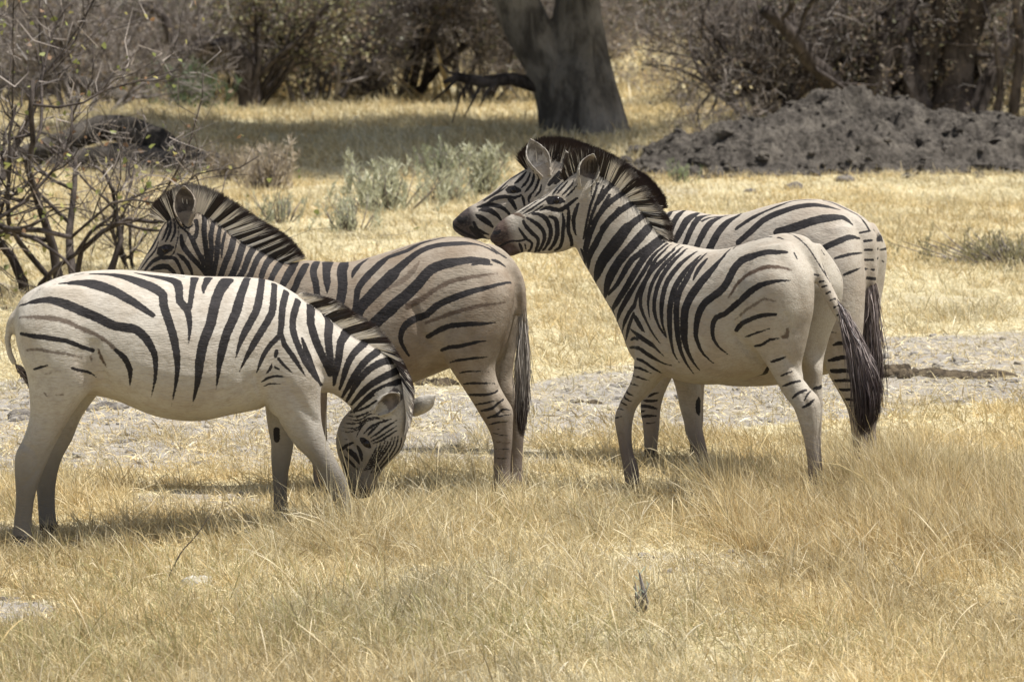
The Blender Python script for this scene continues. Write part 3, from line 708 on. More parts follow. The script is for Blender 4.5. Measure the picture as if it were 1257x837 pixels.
make_bush('shrub', 205, gl(9.2, 56.6), 'greyish shrub behind the crooked stems at the right edge', 'shrub', h=3.2, stems=14, leaves=7000, pal='grey', base=.8)
make_bush('dry_shrub', 206, gl(2.95, 44.6), 'small dead branching shrub standing left of the earth mound', 'shrub', h=1.15, stems=7, kids=4, leaves=60, twigs=700, pal='brown', r=.022, tilt=.8, mat=DARKBARK, base=.15, twlen=.25)
# ---------------------------------------------------------------- bushes on the left, nearer
make_bush('leafy_bush', 211, gl(-5.35, 25.0), 'bush with yellow-green leaves reaching in from the left edge', 'bush', h=3.4, stems=13, kids=5, depth=2, leaves=2200, pal='fresh', r=.060, tilt=.6, mat=DARKBARK, twigs=750, base=.5, wig=.5, lsize=.055, up=.1, twlen=.35)
make_bush('bare_bush', 212, gl(-3.85, 24.6), 'nearly bare bush of thin dark stems behind the rump of the grazing zebra', 'bush', h=2.5, stems=7, kids=4, depth=2, leaves=260, pal='fresh', r=.040, tilt=.4, mat=DARKBARK, twigs=350, base=.4, lsize=.05, up=.2, wig=.55, twlen=.32)
make_bush('bare_bush', 213, gl(-3.42, 26.6), 'low spindly leafless bush beside the head of the tan zebra', 'bush', h=1.35, stems=5, kids=4, depth=2, leaves=40, pal='fresh', r=.018, tilt=.5, mat=DARKBARK, twigs=500, base=.25, lsize=.05, up=.2, twlen=.25)
make_bush('bush', 214, gl(-7.6, 52.0), 'grey tangled bush beyond the fallen trunk at the left edge', 'bush', h=2.6, stems=13, leaves=1600, pal='brown', base=.6, twigs=2500)
# ---------------------------------------------------------------- fallen trunk
root = empty('fallen_trunk', gl(-5.8, 42.0), 'fallen grey tree trunk arching over the grass at the left', 'fallen tree')
def tr(pts, Y=0): return [((px-628.5)/84.5+5.8, Y+dy, (199-py)/84.5) for px, py, dy in pts]
tb = Tubes(); P = catmull(np.array(tr([(268, 198, 0), (245, 190, 0), (220, 176, 0), (190, 158, .1), (160, 146, .1), (130, 145, .1), (100, 156, 0), (60, 172, -.1), (20, 184, -.2), (-40, 194, -.3)])), 4)
tb.add(P, np.interp(np.linspace(0, 1, len(P)), [0, .1, .4, 1], [.30, .24, .20, .15]), 12, .05); tb.build('trunk', DEADWOOD, root)
tb = Tubes(); P = catmull(np.array(tr([(235, 190, -.2), (200, 184, -.3), (160, 176, -.3), (120, 180, -.4), (60, 198, -.5), (0, 207, -.5)])), 4); tb.add(P, np.linspace(.24, .11, len(P)), 9, .05)
P = catmull(np.array(tr([(120, 180, -.4), (95, 165, -.3), (70, 150, -.3), (45, 145, -.3)])), 3); tb.add(P, np.linspace(.06, .015, len(P)), 6, .05)
P = catmull(np.array(tr([(100, 182, -.4), (98, 192, -.4), (96, 203, -.4)])), 3); tb.add(P, np.linspace(.05, .03, len(P)), 6, .05); tb.build('limb', DEADWOOD, root)
tag(mesh_obj('log', *(lambda q: (np.vstack(q.v), q.f))((lambda q: (q.add(catmull(np.array([[-9.6, 56, .55], [-8.8, 56.2, .62], [-8.0, 56.3, .45], [-7.3, 56.4, .12]]), 4), np.linspace(.14, .2, 13), 10, .05), q)[1])(Tubes())), DEADWOOD), 'pale log lying far back among the bushes at the left', 'log')
# the hooked dark bough in the thicket, left of the middle
root = empty('bent_tree', gl(-5.3, 57.6), 'short dark tree with a bough bent over like a hook, in the thicket', 'tree')
tb = Tubes(); P = catmull(np.array([[.2, 0, -.1], [.15, 0, .5], [.05, -.05, 1.0], [-.25, -.1, 1.3], [-.7, -.1, 1.32], [-1.05, -.1, 1.15], [-1.3, -.1, 1.35], [-1.5, -.1, 1.9], [-1.9, -.1, 2.1]]), 4); tb.add(P, np.linspace(.27, .07, len(P)), 10, .06); tb.build('trunk', DARKBARK, root)
tb = Tubes(); tips = []; rng = np.random.default_rng(4)
for k in range(9): grow(tb, tips, rng, [rng.uniform(0, .4), 0, rng.uniform(.1, .6)], nrm([rng.uniform(-.3, 1.3), rng.normal(0, .3), 1]), rng.uniform(1.6, 2.6), .07, 2, 4, .3, .15)
tb.build('branches', DARKBARK, root)
T = np.array([q for q, d in tips]); i = rng.integers(0, len(T), 4000); c = np.array(LEAFCOL['olive']+LEAFCOL['brown'])[rng.integers(0, 8, 4000)]
lo = link(bpy.data.objects.new('crown', leaf_mesh('crown', T[i]+rng.normal(0, .15, (4000, 3)), .08, c, rng))); lo.parent = root
# ---------------------------------------------------------------- earth mound
def mound():
    gx = np.linspace(1.35, 8.6, 330); gy = np.linspace(38.6, 43.4, 210); XX, YY = np.meshgrid(gx, gy)
    prof = np.interp(XX, [1.35, 1.8, 2.25, 2.8, 3.4, 4.0, 4.7, 5.2, 5.9, 6.8, 7.6, 8.2, 8.6], [0, .07, .20, .34, .38, .64, .90, .78, .54, .46, .34, .15, 0])
    t = (YY-38.75-(fbm(XX*1.2, YY*0, 13)-.5)*.5)/4.2; cross = np.clip(sstep(t, 0, .5)*(1-sstep(t, .62, 1)), 0, 1)**.8
    h = prof*cross
    e = sstep(h, .0, .22)
    lump = np.abs(fbm(XX*1.9, YY*1.9, 15, 5, .55)-.5)*2; fine = np.abs(fbm(XX*7, YY*7, 16, 4, .6)-.5)*2
    big = np.abs(fbm(XX*.9+3, YY*1.1, 25, 4, .6)-.5)*2; h = h+e*((.42-lump)*.36+(.4-fine)*.18+(.35-big)*.30)
    d = np.hypot((XX-4.95)/.34, (YY-40.45)/.42); h -= .32*(1-sstep(d, .5, 1.15))*(YY < 40.75)      # hollow scooped in the face
    h -= .03
    nx, ny = len(gx), len(gy); gi = (np.arange(ny-1)[:, None]*nx+np.arange(nx-1)[None]).ravel()
    base = gz(XX, YY)
    m, t_, out = nt('dug_earth'); g = G(t_); P = g.geo(); a = g.noise(2.5, 5, .6, P); b = g.noise(14, 5, .7, P)
    col = g.mix(g.ramp(b, .35, .65), (.042, .037, .032), (.105, .093, .080)); col = g.mix(g.math('MULTIPLY', g.ramp(a, .45, .65), .5), col, (.175, .155, .13))
    g.bsdf(out, col, .95, g.bump(b, .06, 1), .1)
    root = empty('earth_mound', (4.9, 40.9, 0), 'broad mound of dug grey earth and clods on the right', 'mound')
    o = mesh_obj('heap', np.stack([XX.ravel()-4.9, YY.ravel()-40.9, (h+base).ravel()], 1), np.stack([gi, gi+1, gi+1+nx, gi+nx], 1).tolist(), m, root, True)
    rng = np.random.default_rng(6); vs = []; fs = []; off = 0
    for k in range(560):
        x = rng.uniform(1.5, 8.3) if k > 60 else rng.uniform(1.5, 3.4); y = rng.uniform(38.5, 42) if rng.random() < .7 else rng.uniform(38.3, 39.2)
        ix = min(nx-1, max(0, int(np.searchsorted(gx, x)))); iy = min(ny-1, max(0, int(np.searchsorted(gy, y))))
        r = rng.lognormal(-3.5, .5) if k > 60 else rng.lognormal(-2.6, .4); v, f = ellipsoid((0, 0, 0), (r*rng.uniform(.8, 1.5), r, r*.75), None, 8, 6); v = v*(1+rng.normal(0, .14, (len(v), 1)))
        v = v+np.array([x-4.9, y-40.9, (h+base)[iy, ix]+r*.25]); vs.append(v); fs += [tuple(i+off for i in q) for q in f]; off += len(v)
    c = mesh_obj('clods', np.vstack(vs), fs, m, root, False); c['kind'] = 'stuff'
    return m
EARTH = mound()
# ---------------------------------------------------------------- sage and other low plants
def sage(x, y, h, w, label, col, n=900, lean=.35):
    rng = np.random.default_rng(int(abs(x*100)+y*10)); root_a = rng.random(n)*6.283; rr = np.abs(rng.normal(0, w*.35, n)); bx = rr*np.cos(root_a); by = rr*np.sin(root_a)
    stems = max(10, n//28); si = rng.integers(0, stems, n); sa = rng.random(stems)*6.283; st = rng.uniform(0, lean*1.6, stems); sl = h*rng.uniform(.55, 1.15, stems); so = rng.normal(0, w*.18, (stems, 2))
    t = rng.random(n)**.75; P0 = np.stack([so[si, 0]+np.cos(sa[si])*np.sin(st[si])*sl[si]*t, so[si, 1]+np.sin(sa[si])*np.sin(st[si])*sl[si]*t, np.cos(st[si])*sl[si]*t], 1)
    d = rng.normal(0, .6, (n, 3)); d[:, 2] = np.abs(d[:, 2])+.5; d /= np.linalg.norm(d, axis=1, keepdims=True); L = h*.16*rng.uniform(.6, 1.5, (n, 1))
    P = np.stack([P0, P0+d*L*.5, P0+d*L], 1); c = np.array(col)*rng.uniform(.7, 1.3, (n, 1)); me = ribbon_mesh('leaves', P, np.tile([h*.016, h*.026, h*.006], (n, 1)), np.repeat(c[:, None], 3, 1), rng.normal(0, 1, (n, 3))); me.materials.append(LEAF)
    root = empty('sage_bush', gl(x, y), label, 'shrub'); o = link(bpy.data.objects.new('leaves', me)); o.parent = root
    tb = Tubes()
    for k in range(stems):
        e = np.array([so[k, 0]+math.cos(sa[k])*math.sin(st[k])*sl[k], so[k, 1]+math.sin(sa[k])*math.sin(st[k])*sl[k], math.cos(st[k])*sl[k]]); b = np.array([so[k, 0]*.4, so[k, 1]*.4, 0]); tb.add([b, (b+e)/2+rng.normal(0, .02, 3), e], [.008, .006, .002], 4)
    tb.build('stems', TWIG, root); return root
SG = (.44, .44, .31); GY = (.40, .34, .26)
sage(-1.45, 33.6, .62, 1.3, 'tallest sage-green bush in the clearing, above the back of the tan zebra', SG, 1500)
sage(-.85, 34.9, .45, 1.1, 'sage-green bush just right of the tallest one', SG, 1100)
sage(-1.7, 30.9, .4, 1.0, 'low sage-green bush in front of the tallest one', SG, 1000)
sage(-2.5, 31.9, .34, .9, 'small grey-green bush left of the other sage bushes', (.33, .34, .24), 700)
sage(-.35, 36.2, .65, .6, 'sage-green bush beside the chin of the far right-hand zebra', SG, 900)
sage(-3.1, 37.2, .62, .9, 'dry grey-brown bush right of the fallen trunk', GY, 1300)
sage(-3.75, 38.6, .5, .8, 'dry brownish bush at the end of the fallen trunk', (.30, .25, .18), 1000)
sage(-6.1, 55.5, .9, 1.6, 'dark green low bush at the foot of the thicket', (.10, .14, .07), 1600, .6)
sage(2.15, 37.6, .3, .5, 'small green plant at the left foot of the earth mound', (.25, .30, .16), 500)
sage(4.75, 27.4, .3, 2.4, 'low grassy patch coloured dark for shade at the right edge of the clearing', (.26, .235, .13), 5200, 1.1)  # tuft given a dark colour to stand in for shaded grass
sage(-.9, 38.6, .5, .8, 'faint grey-green herb in the shade of the big tree', (.25, .27, .17), 700)
sage(.54, 12.2, .22, .03, 'single blue-green weed standing alone in the foreground grass', (.34, .42, .33), 44, .15)
# ---------------------------------------------------------------- stones, dung, small clods
def lump_thing(name, x, y, rx, ry, rz, n, label, cat, mat, seed, parts=None):
    rng = np.random.default_rng(seed); vs = []; fs = []; off = 0
    for k in range(n):
        s = 1 if n == 1 else rng.uniform(.22, .42); v, f = ellipsoid((0, 0, 0), (rx*s, ry*s, rz*s*(1 if n == 1 else 1.3)), None, 14, 10)
        q = v/np.array([rx*s, ry*s, rz*s]); v = v*(1+((fbm(q[:, 0]*1.7+k*3+seed, q[:, 1]*1.7+q[:, 2]*1.3, seed, 4)-.5)*.9)[:, None])
        a = rng.random()*6.283; rr = 0 if n == 1 else rng.random()**.5*.75; v = v+np.array([rx*rr*math.cos(a), ry*rr*math.sin(a), rz*(.35 if n == 1 else .3)]); vs.append(v); fs += [tuple(i+off for i in p) for p in f]; off += len(v)
    o = mesh_obj(name, np.vstack(vs), fs, mat, None, True); o.location = gl(x, y); tag(o, label, cat); return o
def simple(name, c0, c1, sc_=20, bump=.02):
    m, t, out = nt(name); g = G(t); P = g.geo(); a = g.noise(sc_, 5, .65, P); g.bsdf(out, g.mix(g.ramp(a, .35, .65), c0, c1), .9, g.bump(a, bump, 1), .15); return m
STONE = simple('pale_stone', (.33, .31, .27), (.55, .53, .48)); DUNG = simple('old_dung', (.035, .027, .019), (.11, .085, .055)); CLAY = simple('dark_clod', (.09, .08, .07), (.20, .18, .155))
lump_thing('stone', -1.41, 12.95, .085, .07, .055, 1, 'pale rounded stone in the foreground grass below the grazing zebra', 'stone', STONE, 3)
lump_thing('dung_pile', 2.62, 19.8, .17, .16, .12, 12, 'darkest dung pile on the track right of the hanging tails', 'dung', DUNG, 4)
lump_thing('dung_pile', 3.05, 19.75, .42, .16, .10, 22, 'long low brown dung pile at the far right of the track', 'dung', DUNG, 5)
lump_thing('dung_pile', .47, 18.5, .13, .1, .07, 8, 'small dark dung heap on the track between the zebra pairs', 'dung', DUNG, 6)
lump_thing('dung_pile', -.56, 19.3, .2, .14, .11, 10, 'dung heap below the belly of the tan zebra', 'dung', DUNG, 7)
lump_thing('clod', -2.55, 18.2, .18, .14, .1, 8, 'dark clods between the legs of the grazing zebra', 'clod', CLAY, 8)
lump_thing('clod', -3.0, 17.9, .2, .13, .09, 8, 'dark clods behind the rump of the grazing zebra', 'clod', CLAY, 9)
lump_thing('clod', -2.15, 12.6, .25, .12, .05, 10, 'flat grey clods of soil at the lower left edge', 'clod', CLAY, 10)
lump_thing('clod', 2.2, 12.5, .14, .1, .09, 6, 'brown clod half hidden in grass at the lower right edge', 'clod', DUNG, 12)
lump_thing('clod', .95, 13.2, .22, .08, .04, 8, 'brown trampled litter on the bare patch at the right foreground', 'clod', DUNG, 14)
lump_thing('stone', 3.55, 36.6, .17, .12, .09, 1, 'largest grey stone on the grass in front of the mound', 'stone', CLAY, 13)
lump_thing('stone', 2.95, 36.1, .1, .08, .06, 1, 'small grey stone in front of the mound, left of the larger one', 'stone', CLAY, 15)
lump_thing('stone', 4.3, 37.8, .14, .1, .08, 1, 'rounded stone right at the foot of the earth mound', 'stone', CLAY, 16)
tb = Tubes(); tb.add(catmull(np.array([[-1.56, 13.0, 0], [-1.50, 13.05, .12], [-1.43, 13.05, .2], [-1.36, 13.1, .3]]), 4), np.linspace(.004, .0015, 13), 5); o = tb.build('twig', DARKBARK); tag(o, 'thin dark twig sticking up out of the foreground grass', 'twig')

